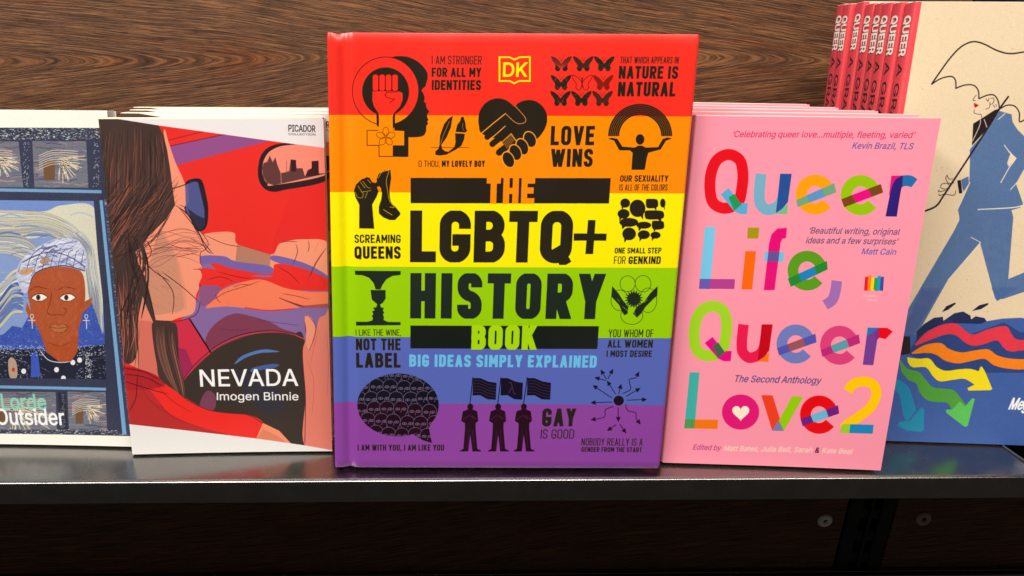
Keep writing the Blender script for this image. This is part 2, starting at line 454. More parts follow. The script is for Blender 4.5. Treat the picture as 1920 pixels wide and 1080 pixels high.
    for (cx, cy, rx, ry) in ((765, 620, 70, 98), (668, 712, 68, 102), (580, 785, 68, 98), (492, 875, 66, 98)):
        P.ell(*Z([(cx, cy)])[0], (rx+13)/6.75, (ry+11)/6.75, O, rot=-.42)
        P.ell(*Z([(cx+2, cy+3)])[0], rx/6.75, ry/6.75, K, rot=-.42)
    P.poly(Z([(590, 690), (640, 600), (720, 560), (650, 520), (560, 560)]), K, a=0)
    # reader with quill
    Z = zoomer(600, 50, 3.375)
    P.poly(Z([(756, 748), (760, 690), (785, 620), (812, 585), (840, 567), (828, 640), (800, 705), (768, 750)]), K, smooth=False)
    P.stroke(Z([(762, 745), (785, 680), (820, 600)]), .7, O)
    P.stroke(Z([(703, 767), (945, 767)]), .8, K)
    P.poly(Z([(730, 813), (731, 790), (750, 775), (756, 750), (768, 750), (772, 775), (790, 790), (812, 795), (850, 765), (858, 735), (855, 676), (916, 680), (912, 715), (895, 755), (860, 780), (800, 812), (760, 818)]), K)
    P.poly(Z([(858, 668), (868, 625), (888, 598), (893, 575), (908, 572), (914, 592), (920, 612), (922, 640), (931, 664), (918, 672)]), K)
    P.stroke(Z([(855, 675), (920, 678)]), .8, O); P.stroke(Z([(905, 610), (903, 640), (912, 662)]), .6, O)
    # fist holding a shoe
    P.poly([(600+a/3.375, 300+b/3.375) for a, b in [(248, 435), (249, 285), (224, 238), (215, 195), (228, 158), (252, 135), (266, 122), (284, 118), (296, 110), (315, 116), (330, 142), (350, 148), (366, 135), (378, 165), (360, 175), (371, 200), (358, 235), (330, 285), (343, 437)]], K)
    Z = zoomer(600, 300, 3.375)
    Yl = (240, 190, 30)
    for q in ([(222, 205), (240, 238), (268, 240), (275, 215)], [(240, 165), (262, 200), (275, 215)], [(270, 135), (300, 175), (320, 180)], [(262, 205), (300, 200), (325, 195)], [(300, 205), (285, 245)], [(300, 125), (322, 150)], [(255, 140), (285, 180)]): P.stroke(Z(q), .8, Yl)
    P.poly(Z([(446, 66), (405, 70), (372, 90), (358, 125), (364, 155), (385, 180), (392, 215), (388, 250), (372, 300), (373, 340), (400, 365), (440, 382), (475, 382), (505, 352), (509, 338), (478, 300), (455, 278), (442, 240), (440, 190), (450, 115)]), K)
    P.stroke(Z([(438, 72), (420, 130), (428, 200), (440, 260), (470, 302), (440, 298)]), .9, Yl); P.stroke(Z([(368, 118), (392, 80), (436, 68)]), .8, Yl); P.stroke(Z([(400, 315), (458, 352)]), 1, Yl)
    P.poly(Z([(447, 190), (452, 240), (470, 285), (448, 268), (441, 230)]), (249, 234, 0))
    # arch of colours over a figure
    for k in range(6):
        P.ring(1200.3, 256, 60-3.5*k-1.5, 60.5-3.5*k-1.5, 3.0, K, a0=180, a1=360)
    Z = zoomer(950, 50, 3.376)
    P.ell(*Z([(844, 716)])[0], 8, 9.8, K)
    P.poly(Z([(640, 712), (665, 706), (700, 712), (732, 762), (810, 768), (832, 756), (857, 756), (880, 768), (958, 765), (988, 714), (1015, 704), (1045, 709), (1030, 717), (1008, 724), (975, 779), (897, 800), (887, 830), (874, 908), (790, 908), (797, 800), (780, 785), (713, 785), (680, 724), (660, 717)]), K)
    # THE title
    P.poly([(769.8, 334.2), (1145, 334.8), (1141.8, 382.2), (770, 381.6)], K)
    P.din('THE', (911.5, 382.6), (1001.5, 382.8), 48.5, (254, 138, 0), t=.24, th=.2, gap=.1)
    P.din('LGBTQ', (768.8, 492.3), (1070.5, 493.2), 97, (38, 34, 20), t=.225, th=.2, gap=.068)
    P.poly([(1076, 438.3), (1137.5, 438.8), (1136.6, 452), (1075.6, 451.8)], (38, 34, 20)); P.poly([(1102.6, 413.3), (1116.6, 413.4), (1112, 477), (1097.5, 477)], (38, 34, 20))
    P.din('HISTORY', (769, 597.6), (1130.3, 599), 85, (28, 40, 32), t=.235, th=.2, gap=.115)
    P.poly([(769.5, 611), (1122.8, 612.2), (1119.8, 655), (769.5, 653.8)], (20, 28, 22))
    P.din('BOOK', (883.5, 656.2), (1006, 656.4), 46, (165, 214, 10), t=.25, th=.2, gap=.09)
    P.din('BIG IDEAS SIMPLY EXPLAINED', (767.3, 688), (1118, 690), 22.8, (104, 190, 232), t=.22, gap=.12)
    # vase / two faces
    Z = zoomer(600, 300, 3.375)
    G = (28, 40, 30)
    P.poly(Z([(220, 703), (510, 705), (510, 730), (460, 735), (420, 757), (395, 792), (383, 821), (352, 821), (340, 782), (310, 747), (270, 732), (222, 728)]), G)
    P.poly(Z([(320, 825), (415, 825), (415, 880), (398, 905), (380, 918), (386, 935), (404, 938), (398, 955), (406, 968), (398, 980), (404, 995), (403, 1015), (430, 1027), (510, 1028), (510, 1047), (228, 1050), (228, 1026), (300, 1026), (330, 1018), (336, 1000), (328, 990), (338, 975), (329, 962), (346, 952), (336, 937), (356, 934), (362, 915), (328, 885)]), G)
    # speech bubbles
    Z = zoomer(950, 300, 3.376)
    for i, (cx, cy, rx, ry) in enumerate(((750, 275, 31, 29), (828, 308, 50, 55), (920, 278, 38, 30), (988, 275, 17, 28), (740, 343, 38, 30), (935, 350, 60, 29), (773, 397, 60, 28), (868, 415, 47, 22), (958, 415, 38, 28), (775, 470, 43, 40), (868, 475, 38, 28), (942, 478, 32, 22))):
        x, y = Z([(cx, cy)])[0]
        if i in (2, 5, 8): P.poly(Z([(cx-rx, cy-ry*.7), (cx-rx*.6, cy-ry), (cx+rx*.7, cy-ry*.9), (cx+rx, cy-ry*.3), (cx+rx*.9, cy+ry*.7), (cx, cy+ry), (cx-rx*.9, cy+ry*.8)]), K, smooth=True)
        else: P.ell(x, y, rx/3.376, ry/3.376, K)
        s_ = 1 if i in (1, 2, 5, 3) else -1
        P.poly(Z([(cx+s_*rx*.2, cy+ry*.7), (cx+s_*rx*.75, cy+ry*.5), (cx+s_*rx*.7, cy+ry+16)]), K)
    # hands over a flower
    for cx, cy, rx, ry in ((765, 785, 48, 50), (863, 785, 50, 52), (715, 890, 55, 65), (895, 890, 55, 78), (792, 985, 70, 58)):
        P.ring(*Z([(cx, cy)])[0], rx/3.376, ry/3.376, .8, K)
    st = []
    for k in range(36):
        a = k*math.pi/18; r = 60 if k % 2 else 38
        st.append((805+r*math.cos(a), 882+r*math.sin(a)))
    P.poly(Z(st), G)
    P.poly(Z([(668, 800), (710, 850), (735, 890), (770, 930), (765, 975), (745, 985), (728, 960), (712, 920), (675, 880), (662, 865)]), G)
    P.poly(Z([(955, 800), (905, 850), (870, 900), (820, 935), (800, 975), (825, 1000), (850, 975), (880, 930), (930, 880), (953, 860)]), G)
    for q in ([(735, 930), (775, 965)], [(755, 915), (800, 960)], [(820, 930), (790, 970)], [(700, 880), (715, 900)], [(890, 885), (870, 905)], [(800, 940), (815, 985)], [(770, 925), (820, 940)]): P.stroke(Z(q), .7, (150, 204, 0))
    # big bubble full of faces
    Z = zoomer(650, 690, 6.75)
    q = [(650+515*math.cos(a), 472+398*math.sin(a)) for a in np.linspace(math.radians(52), math.radians(395), 60)]
    bub = Z(q+[(1040, 760), (1078, 952), (960, 915), (850, 850)])
    M = P.full_mask(bub)
    P.poly(bub, (18, 14, 28))
    c0 = (132, 118, 150)
    rows = [(80, [(480, 90), (610, 90), (780, 100), (930, 130)]), (225, [(200, 240), (375, 235), (550, 235), (725, 255), (890, 255), (1060, 250)]), (390, [(150, 390), (310, 395), (470, 380), (625, 395), (810, 400), (970, 385), (1110, 380)]),
            (520, [(190, 540), (350, 520), (510, 515), (685, 515), (865, 545), (1045, 555)]), (670, [(270, 660), (440, 670), (590, 680), (770, 700), (935, 705), (1110, 700)]), (820, [(370, 820), (530, 845), (700, 855), (870, 850), (1020, 860)])]
    for _, hs in rows:
        for cx, cy in hs:
            ink = (16, 14, 30) if cy < 450 else (34, 8, 26)
            P.poly(Z([(cx-62, cy+85), (cx-92, cy+20), (cx-85, cy-40), (cx-50, cy-82), (cx, cy-95), (cx+50, cy-82), (cx+85, cy-40), (cx+92, cy+20), (cx+60, cy+85)]), ink, smooth=True, clip=M)
            P.stroke(Z([(cx-62, cy+85), (cx-90, cy+20), (cx-85, cy-40), (cx-50, cy-80), (cx, cy-93), (cx+50, cy-80), (cx+85, cy-40), (cx+90, cy+20), (cx+60, cy+85)]), .75, c0, clip=M)
            for sx in (-1, 1):
                P.ring(*Z([(cx+sx*40, cy+8)])[0], 3.9, 2.0, .8, (150, 132, 165), clip=M); P.ell(*Z([(cx+sx*40, cy+8)])[0], .9, .9, (150, 132, 165), clip=M)
            P.stroke(Z([(cx+2, cy+8), (cx+8, cy+42), (cx-6, cy+50)]), .7, c0, clip=M)
    # three people with flags
    for k, (px, fx) in enumerate(((881.8, 887), (934, 939.5), (982.3, 989))):
        dk = (38, 8, 26)
        P.stroke([(px-1.5, 764), (fx-.3, 708)], 1.6, (16, 16, 40))
        P.ell(px, 763.5, 5.4, 6.2, dk)
        P.poly([(px-4, 768), (px+4, 768), (px+13, 772), (px+15, 790), (px+10, 794), (px+10, 805), (px+13, 842), (px+20, 845.5), (px+20, 847), (px+4, 847), (px, 815), (px-4, 847), (px-20, 847), (px-19, 845.5), (px-13, 842), (px-10, 805), (px-10, 794), (px-17, 790), (px-14, 772)], dk)
        P.stroke([(px-14, 788), (px-2, 780), (px+8, 787)], .7, (96, 40, 92)); P.stroke([(px+14, 788), (px+3, 780)], .7, (96, 40, 92))
        for dx in (-6, -3, 6, 8): P.stroke([(px+dx*.6, 806), (px+dx, 842)], .4, (96, 40, 92), a=.8)
        w = 44 if k != 1 else 41
        fl = [(fx, 709.5), (fx+w*.3, 709.5), (fx+w*.65, 716), (fx+w, 718.5), (fx+w-1.5, 750), (fx+w*.6, 749), (fx+w*.3, 741.5), (fx-1, 742)]
        P.poly(fl, (20, 12, 34), smooth=False)
        if k != 1:
            for j in range(1, 6):
                o = j*5.4
                P.stroke([(fx+.5, 709.5+o), (fx+w*.3, 709.5+o), (fx+w*.65, 716+o), (fx+w-1.5, 718.5+o)], .6, (96, 72, 70) if j % 2 else (80, 70, 110))
        else:
            P.stroke([(fx+15, 719), (fx+19, 719), (fx+24, 738), (fx+28, 738)], 1, (90, 64, 90)); P.stroke([(fx+20, 727), (fx+14, 738)], 1, (90, 64, 90))
    # arrows out of a centre
    Z = zoomer(950, 600, 3.724)
    P.ell(*Z([(782, 565)])[0], 9.6, 9.2, (24, 10, 30))
    def arrow(pts, col, w=1.35):
        pts = np.array(Z(pts)); c = crom(pts) if len(pts) > 2 else pts
        d = c[-1]-c[-2]; d = d/np.hypot(*d); n = np.array([-d[1], d[0]])
        P.stroke(c[:-1].tolist()+[(c[-1]-d*6).tolist()], w, col, smooth=False)
        P.poly([c[-1], c[-1]-d*9.5+n*4.4, c[-1]-d*9.5-n*4.4], col)
    for pts in ([(760, 520), (700, 425)], [(735, 547), (600, 457)], [(735, 575), (585, 580)], [(782, 520), (800, 447)], [(692, 425), (613, 403)], [(697, 415), (655, 348)], [(708, 412), (743, 343)], [(835, 535), (935, 477)], [(840, 562), (980, 557)], [(810, 515), (865, 485), (855, 420), (900, 405), (925, 362)]): arrow(pts, (16, 14, 44))
    for pts in ([(745, 605), (690, 630), (680, 680), (585, 700)], [(830, 590), (845, 635), (900, 650), (905, 690), (936, 732)], [(778, 612), (780, 715)], [(765, 732), (700, 777)], [(790, 730), (835, 795)]): arrow(pts, (42, 8, 34))
    P.grain(.006, 1)
    return P

def art_pink():
    toT, TH = cover_map(POSE['pink'], 840)
    P = Print(840, TH, (250, 150, 172), toT)
    A = zoomer(1240, 180, 3.0); B = zoomer(1240, 530, 3.0)
    # quotations
    P.text('‘Celebrating queer love...multiple, fleeting, varied’', (1372.5, 257.8), (1714, 259.4), 11.5, (206, 46, 98), bold=.025, shear=.2)
    P.text('Kevin Brazil, TLS', (1598, 279.3), (1711, 280.5), 11.5, (96, 82, 160), bold=.03, shear=.2)
    P.text('‘Beautiful writing, original', (1516, 438.5), (1686, 441), 11.5, (104, 74, 112), bold=.03, shear=.2)
    P.text('ideas and a few surprises’', (1511, 456.8), (1682, 459), 11.5, (104, 74, 112), bold=.03, shear=.2)
    P.text('Matt Cain', (1615, 477.3), (1679, 478.3), 11, (104, 90, 172), bold=.03, shear=.2)
    P.text('The Second Anthology', (1376, 717), (1539.5, 720.5), 12.5, (74, 66, 132), bold=.03, shear=.2)
    P.text('Edited by', (1299, 843.5), (1352, 845.5), 9.5, (190, 56, 132), bold=.03, shear=.2)
    P.text('Matt Bates, Julia Bell, Sarah', (1357, 846.2), (1523, 849.5), 9.5, (250, 214, 190), bold=.04, shear=.2)
    P.text('&', (1528, 849.5), (1536, 849.8), 9.5, (60, 20, 40), bold=.06, shear=.1)
    P.text('Kate Beal', (1541, 850), (1598.5, 851.5), 9.5, (250, 214, 190), bold=.04, shear=.2)
    def Q(Z, ox, oy, sx, sy, ring, tail, ov):
        T = lambda pts: Z([(ox+a*sx, oy+b*sy) for a, b in pts])
        c = T([(.56, .085), (.80, .17), (.875, .36), (.855, .60), (.76, .83), (.46, .915), (.20, .83), (.125, .62), (.155, .36), (.30, .16)])
        w = (.25*sx)/3
        P.stroke(c, w, ring, closed=True)
        tl = T([(.37, .70), (.55, .60), (.84, .865), (.68, .96)])
        P.poly(tl, tail)
        P.poly(T([(.84, .865), (.84, .835), (.995, .835), (.97, 1.005), (.82, 1.005), (.68, .96)]), tail)
        P.poly(T([(.55, .75), (.68, .69), (.84, .86), (.68, .95)]), ov)
    Q(A, 243, 300, 247, 365, (228, 8, 26), (84, 170, 214), (24, 150, 84))
    Q(B, 155, 105, 243, 338, (160, 212, 34), (224, 0, 126), (66, 98, 78))
    def U(Z, x0, y0, x1, y1, c1, c2, c3):
        T = lambda pts: Z([(x0+a*(x1-x0), y0+b*(y1-y0)) for a, b in pts])
        w = (x1-x0)*.29/3
        P.stroke(T([(.19, 0), (.165, .22), (.14, .52), (.17, .74), (.32, .88), (.50, .865), (.66, .78), (.76, .60), (.80, .35)]), w, c1)
        P.poly(T([(.695, 0), (1.0, 0), (.90, .70), (.75, .86), (.58, .97), (.62, .68)]), c2)
        P.poly(T([(.90, .74), (.88, 1.0), (.58, .985), (.75, .88)]), c3)
    U(A, 522, 440, 735, 668, (116, 172, 200), (32, 78, 150), (116, 184, 138))
    U(B, 425, 238, 628, 449, (234, 22, 78), (196, 0, 24), (246, 120, 10))
    def Ee(Z, cx, cy, r, w, col, bar, dark, inner, gap=38, inn=(.27, .68)):
        """round e with a slanting bar"""
        a = np.radians(np.linspace(gap, 338, 46))
        rr = r-w/2
        pts = [(cx+rr*math.cos(t)*1.0, cy+rr*math.sin(t)*1.02) for t in a]
        P.stroke(Z(pts), w/3, col, smooth=False)
        (ax, ay), (bx, by), (dx, dy), (ex, ey) = bar
        P.poly(Z([(ax, ay), (bx, by), (dx, dy), (ex, ey)]), dark)
        f = lambda u, v: ((ax+(bx-ax)*u)*(1-v)+(ex+(dx-ex)*u)*v, (ay+(by-ay)*u)*(1-v)+(ey+(dy-ey)*u)*v)
        P.poly(Z([f(inn[0], 0), f(inn[1], 0), f(inn[1]+.03, 1), f(inn[0]+.03, 1)]), inner)
    Ee(A, 868, 557, 110, 62, (255, 158, 0), ((760, 588), (974, 492), (986, 545), (768, 628)), (112, 164, 124), (90, 148, 198))
    Ee(A, 1122, 560, 111, 62, (148, 194, 0), ((1014, 583), (1234, 497), (1247, 545), (1030, 628)), (120, 66, 20), (232, 0, 128))
    P.poly(A([(1293, 450), (1355, 450), (1340, 560), (1280, 560)]), (224, 0, 120))
    P.poly(A(crom([(1352, 450), (1385, 447), (1412, 453), (1437, 470)]).tolist()+crom([(1404, 515), (1375, 508), (1350, 518), (1335, 560)]).tolist()), (32, 106, 172))
    P.poly(A(crom([(1300, 500), (1318, 470), (1352, 450)]).tolist()+[(1357, 450), (1354, 500), (1344, 540), (1322, 680), (1260, 679), (1284, 560), (1290, 530)]), (44, 24, 118))
    # Life,
    P.poly(A([(245, 740), (305, 740), (279, 1032), (218, 1032)]), (116, 198, 234))
    P.poly(A([(217, 1031), (415, 1033), (411, 1088), (212, 1086)]), (178, 60, 142)); P.poly(A([(217, 1031), (277, 1031), (272, 1088), (212, 1086)]), (104, 88, 178))
    P.poly(A([(488, 743), (552, 743), (547, 804), (484, 804)]), (164, 148, 8)); P.poly(A([(474, 875), (534, 876), (512, 1091), (452, 1090)]), (246, 102, 0))
    P.poly(A([(708, 744), (703, 802), (682, 806), (672, 830), (638, 1095), (578, 1095), (608, 830), (622, 780), (655, 748)]), (228, 0, 118))
    P.poly(A([(583, 877), (692, 880), (687, 936), (580, 932)]), (112, 192, 226)); P.poly(A([(604, 877), (666, 879), (660, 935), (597, 933)]), (104, 78, 150))
    Ee(A, 822, 985, 110, 60, (88, 154, 24), ((713, 1030), (932, 930), (937, 978), (730, 1076)), (32, 134, 48), (24, 130, 190))
    P.stroke(A([(988, 1042), (980, 1100), (962, 1150), (922, 1178)]), 19.5, (160, 108, 178))
    # Queer (second line): u handled above
    Ee(B, 758, 348, 108, 60, (112, 122, 190), ((652, 372), (868, 290), (874, 338), (664, 412)), (84, 80, 176), (150, 84, 90))
    Ee(B, 1003, 354, 108, 60, (220, 62, 122), ((897, 382), (1110, 292), (1117, 342), (908, 420)), (188, 38, 120), (88, 158, 172))
    P.poly(B([(1160, 254), (1225, 255), (1213, 320), (1190, 465), (1132, 463)]), (116, 60, 148)); P.poly(B([(1160, 254), (1222, 255), (1180, 285), (1156, 300)]), (34, 118, 182))
    P.poly(B([(1225, 255), (1268, 255), (1298, 275), (1258, 318), (1222, 310), (1210, 325)]), (232, 0, 22)); P.poly(B([(1196, 275), (1225, 255), (1222, 312), (1205, 330)]), (130, 46, 132))
    # Love2
    P.poly(B([(160, 507), (215, 507), (187, 822), (129, 820)]), (60, 176, 168)); P.poly(B([(134, 771), (320, 775), (316, 826), (129, 821)]), (244, 118, 10)); P.poly(B([(134, 771), (190, 772), (187, 822), (129, 821)]), (84, 152, 84))
    P.ell(*B([(447, 731)])[0], 35, 33, (226, 20, 118))
    h = []
    for k in range(40):
        t = 2*math.pi*k/40
        h.append((448+3.1*16*math.sin(t)**3*.98, 733-3.0*(13*math.cos(t)-5*math.cos(2*t)-2*math.cos(3*t)-math.cos(4*t))))
    P.poly(B(h), (252, 236, 214))
    P.poly(B([(564, 636), (627, 637), (690, 838), (625, 835)]), (240, 62, 30)); P.poly(B([(737, 643), (800, 645), (690, 838), (662, 780)]), (148, 204, 0)); P.poly(B([(662, 775), (690, 838), (625, 836)]), (124, 122, 178))
    Ee(B, 888, 745, 106, 60, (230, 0, 14), ((784, 770), (994, 692), (1000, 738), (796, 810)), (110, 28, 130), (100, 186, 220))
    P.stroke(B([(1048, 612), (1080, 572), (1140, 556), (1195, 580), (1206, 635), (1175, 700), (1110, 755), (1045, 800), (1030, 822)]), 18, (255, 200, 0))
    P.poly(B([(1058, 797), (1192, 800), (1186, 850), (1002, 846), (1020, 800)]), (24, 134, 190)); P.poly(B([(1022, 797), (1062, 797), (1056, 849), (1002, 846)]), (156, 204, 40))
    # small ribbon emblem
    cols = [(226, 24, 40), (246, 130, 20), (250, 214, 0), (40, 158, 70), (30, 150, 200), (60, 70, 160)]
    for k, c in enumerate(cols):
        x0 = 1620+k*5.8; z = (0, -3, 2, 2, -2, 0)[k]
        P.poly([(x0+2, 520+z), (x0+7.8, 519+z), (x0+6, 546+z*.4), (x0, 545-z*.8)], c)
    P.text('MUSWELL', (1619, 557), (1648, 557.5), 3.6, (255, 216, 226)); P.text('PRESS', (1624, 565), (1644, 565.4), 3.6, (255, 216, 226))
    P.grain(.005, 2)
    return P

def art_nevada():
    toT, TH = cover_map(POSE['nevada'], 820)
    P = Print(820, TH, (230, 46, 40), toT)
    A = zoomer(180, 190, 3.176); B = zoomer(180, 520, 3.085)
    skin, skin2, shade = (242, 150, 120), (226, 124, 104), (206, 130, 108)
    line = (84, 26, 30); rr0 = random.Random(12)
    P.poly(A([(1080, 260), (1400, 270), (1400, 850), (1050, 900), (1150, 560)]), (222, 38, 38), a=.45, smooth=True)
    P.poly(A([(430, 272), (790, 195), (1040, 236), (470, 385), (450, 330)]), (146, 78, 138))
    P.stroke(A([(425, 235), (640, 182)]), 1, line); P.stroke(A([(435, 270), (780, 196)]), 1.2, line)
    # two people on the seat: sleeves, forearms, purple bench
    P.poly(B([(470, 300), (500, 240), (560, 185), (610, 40), (620, -100), (760, 0), (1000, -10), (1360, 60), (1360, 400), (640, 420)]), (134, 104, 160), smooth=True)
    P.poly(A([(640, 795), (815, 783), (845, 855), (1040, 915), (1100, 845), (1250, 822), (1385, 850), (1385, 1060), (1180, 990), (1040, 1000), (830, 960), (620, 925), (600, 860)]), skin, smooth=True)
    P.poly(A([(840, 855), (1040, 915), (1035, 985), (830, 955)]), (186, 118, 98))
    P.poly(A([(620, 925), (760, 925), (830, 955), (1035, 985), (1030, 1030), (820, 1000), (720, 968), (630, 970)]), (118, 96, 168), smooth=True)
    P.poly(A([(1060, 920), (1180, 945), (1290, 985), (1385, 1045), (1385, 1080), (1250, 1020), (1050, 950)]), (118, 96, 168), smooth=True)
    P.poly(B([(610, -45), (700, -40), (800, -20), (1010, 0), (1040, -75), (1200, -50), (1360, 20), (1360, 75), (1100, 70), (960, 20), (800, 40), (700, 90), (640, 160), (600, 60)]), (232, 44, 40), smooth=True)
    for q in ([(640, 20), (720, 0), (800, 30)], [(700, -30), (820, 0), (900, 10)], [(1050, -60), (1120, -20), (1180, 40)], [(1220, 0), (1230, 60)], [(1080, 10), (1150, 60)], [(650, 90), (740, 40)], [(1300, -10), (1330, 60)]): P.stroke(B(q), 1, (110, 14, 20), taper=4)
    P.poly(B([(600, 185), (650, 150), (700, 95), (800, 45), (950, 15), (1100, 65), (1240, 85), (1360, 90), (1360, 165), (1200, 175), (1000, 190), (860, 180), (740, 172)]), (244, 124, 90), smooth=True)
    P.poly(B([(1060, 120), (1200, 165), (1360, 150), (1360, 175), (1190, 180)]), (170, 80, 80)); P.stroke(B([(1060, 120), (1130, 150), (1205, 170)]), 1.1, line)
    P.stroke(B([(860, 178), (1000, 195), (1150, 185)]), 2, (226, 40, 40))
    for q in ([(640, 160), (740, 95), (860, 55), (960, 20)], [(765, 140), (762, 180)], [(790, 60), (840, 45), (900, 48)], [(1070, 95), (1160, 110), (1240, 130)]): P.stroke(B(q), .8, line, taper=4)
    for q in ([(1100, 845), (1140, 835), (1200, 838)], [(1190, 850), (1200, 900), (1170, 980)], [(1265, 830), (1270, 870), (1260, 900)], [(1330, 830), (1300, 900)], [(1375, 870), (1310, 960), (1270, 1050)], [(640, 795), (760, 850), (870, 870)], [(845, 855), (1040, 910)], [(700, 792), (800, 785)]): P.stroke(A(q), 1, line, taper=4)
    P.stroke(A([(1370, 875), (1310, 965), (1275, 1050)]), 2.2, (130, 70, 66), taper=3)
    # purple knee, seat
    P.poly(B([(680, 440), (632, 372), (680, 280), (790, 214), (900, 228), (1010, 262), (1080, 300), (1200, 345), (1100, 420), (760, 560)]), (128, 60, 84), smooth=True)
    for q in ([(700, 300), (800, 310), (900, 300)], [(940, 250), (1080, 268), (1180, 280)]): P.stroke(B(q), .8, (84, 40, 90), taper=4)
    P.poly(B([(440, 262), (540, 240), (665, 430), (560, 560), (480, 640), (440, 520)]), (206, 48, 72)); P.poly(B([(440, 400), (520, 420), (560, 520), (490, 620)]), (160, 40, 84))
    P.stroke(B([(540, 243), (665, 440)]), 3, (42, 20, 26))
    # steering wheel
    W_ = (60, 50, 44)
    P.poly(B([(485, 640), (560, 540), (680, 430), (800, 368), (920, 330), (1050, 320), (1130, 335), (1205, 370), (1212, 970), (1120, 960), (960, 860), (880, 800), (680, 790), (600, 750), (520, 710)]), W_, smooth=True)
    P.stroke(B([(485, 615), (560, 522), (680, 418), (800, 356), (920, 326), (1040, 318), (1130, 328), (1205, 358)]), 2.2, (196, 60, 74)); P.stroke(B([(490, 610), (565, 515), (685, 408), (805, 346), (920, 318), (1040, 312), (1150, 330)]), 1.1, (40, 12, 18))
    P.stroke(B([(800, 505), (860, 460), (960, 430), (1060, 432)]), 6, (84, 120, 184), taper=4); P.stroke(B([(890, 545), (960, 525), (1060, 510)]), 8, (70, 96, 160), taper=5)
    P.poly(B([(800, 540), (960, 560), (1050, 620), (1100, 760), (1000, 800), (860, 700)]), (50, 50, 66), a=.7); P.stroke(B([(700, 600), (800, 520), (900, 560)]), 2, (40, 44, 66))
    P.poly(B([(640, 660), (690, 690), (680, 770), (600, 745)]), (122, 66, 90), smooth=True)
    # right hand on the wheel
    P.poly(B([(1205, 235), (1230, 225), (1255, 245), (1275, 292), (1290, 240), (1320, 222), (1380, 220), (1380, 1000), (1205, 968), (1212, 700), (1200, 520), (1195, 420), (1215, 340)]), (228, 128, 108), smooth=True)
    P.stroke(B([(1205, 235), (1215, 340), (1195, 420), (1200, 540), (1212, 700), (1208, 960)]), 1.2, (96, 30, 34)); P.stroke(B([(1275, 290), (1262, 350), (1235, 420)]), 1.1, (96, 30, 34)); P.stroke(B([(1230, 228), (1262, 262), (1274, 300)]), .9, (96, 30, 34))
    # face, neck
    P.poly(A([(405, 170), (430, 240), (470, 360), (520, 470), (545, 560), (545, 640), (570, 700), (598, 755), (640, 800), (665, 845), (655, 880), (625, 900), (618, 950), (632, 985), (622, 1010), (630, 1045), (612, 1090), (612, 1120), (595, 1160), (590, 1240), (560, 1275), (470, 1300), (200, 1400), (240, 700), (380, 300)]), skin, smooth=True)
    P.poly(A([(340, 900), (380, 760), (440, 880), (500, 1100), (520, 1230), (340, 1270), (240, 1180)]), shade); P.poly(A([(400, 800), (470, 930), (505, 1100), (520, 1235), (470, 1270), (440, 1000)]), (230, 138, 112))
    P.poly(B([(245, -10), (330, 255), (350, 420), (370, 590), (200, 560), (170, 200)]), (232, 134, 110)); P.poly(B([(250, 250), (330, 258), (345, 480), (360, 580), (250, 540)]), (214, 110, 96))
    P.stroke(B([(605, 45), (600, 160), (580, 215), (545, 235), (470, 256), (340, 252)]), 1.2, line)
    P.stroke(A([(600, 757), (640, 800), (668, 850), (650, 885), (622, 905), (620, 960), (634, 985)]), 1.1, line)
    for q in ([(340, 960), (480, 930), (610, 900)], [(500, 640), (560, 700), (620, 830)], [(560, 820), (620, 850), (660, 880)], [(350, 800), (480, 870), (640, 880)]): P.stroke(A(q), .9, line, taper=4)
    P.poly(B([(470, 262), (545, 240), (585, 212), (604, 160), (640, 165), (620, 230), (560, 300), (480, 300)]), (134, 104, 160))
    P.poly(B([(440, 262), (540, 240), (590, 320), (560, 420), (470, 380)]), (206, 48, 72))
    P.stroke(B([(540, 243), (665, 440)]), 3, (42, 20, 26))
    P.stroke(B([(605, 45), (600, 160), (580, 215), (545, 235), (470, 256), (340, 252)]), 1.2, line)
    # sunglasses
    P.poly(A([(530, 500), (560, 468), (625, 470), (655, 560), (668, 650), (660, 740), (630, 775), (590, 765), (560, 700), (525, 640), (545, 600)]), (38, 28, 40), smooth=True)
    P.poly(A([(530, 505), (560, 480), (605, 482), (625, 560), (645, 650), (645, 720), (630, 740), (590, 715), (545, 670), (530, 640), (548, 600)]), (78, 84, 140)); P.poly(A([(545, 640), (600, 680), (645, 700), (650, 745), (625, 770), (585, 755)]), (46, 46, 66)); P.poly(A([(530, 505), (548, 488), (552, 600), (534, 636)]), (104, 94, 140))
    P.stroke(A([(445, 525), (520, 502), (600, 470), (630, 475)]), 1.6, (40, 20, 24)); P.stroke(A([(500, 620), (545, 640)]), 1, (60, 30, 60))
    # sleeve and forearm at the bottom
    P.poly(B([(140, 520), (260, 535), (370, 580), (440, 650), (540, 715), (640, 765), (760, 788), (880, 798), (968, 848), (930, 945), (700, 905), (400, 875), (180, 850)]), (238, 46, 40), smooth=True)
    P.poly(B([(140, 640), (300, 650), (370, 740), (470, 820), (640, 880), (740, 915), (180, 870)]), (184, 46, 46), smooth=True)
    P.poly(B([(140, 520), (300, 548), (400, 620), (300, 650), (150, 640)]), (176, 36, 44), smooth=True)
    P.poly(B([(965, 845), (1060, 890), (1130, 965), (925, 940)]), (246, 146, 108)); P.poly(B([(965, 880), (1060, 925), (1110, 968), (930, 935)]), (222, 130, 96))
    P.stroke(B([(520, 710), (640, 768), (760, 788), (880, 800), (965, 848)]), 1.1, line); P.stroke(B([(340, 690), (420, 790), (560, 860)]), .9, (130, 20, 30), taper=4)
    # face modelling: broad half-tone, loose hatching, lips
    P.poly(A([(350, 880), (385, 770), (440, 850), (492, 960), (510, 1090), (525, 1230), (440, 1262), (330, 1265), (262, 1150)]), (204, 138, 112), smooth=True)
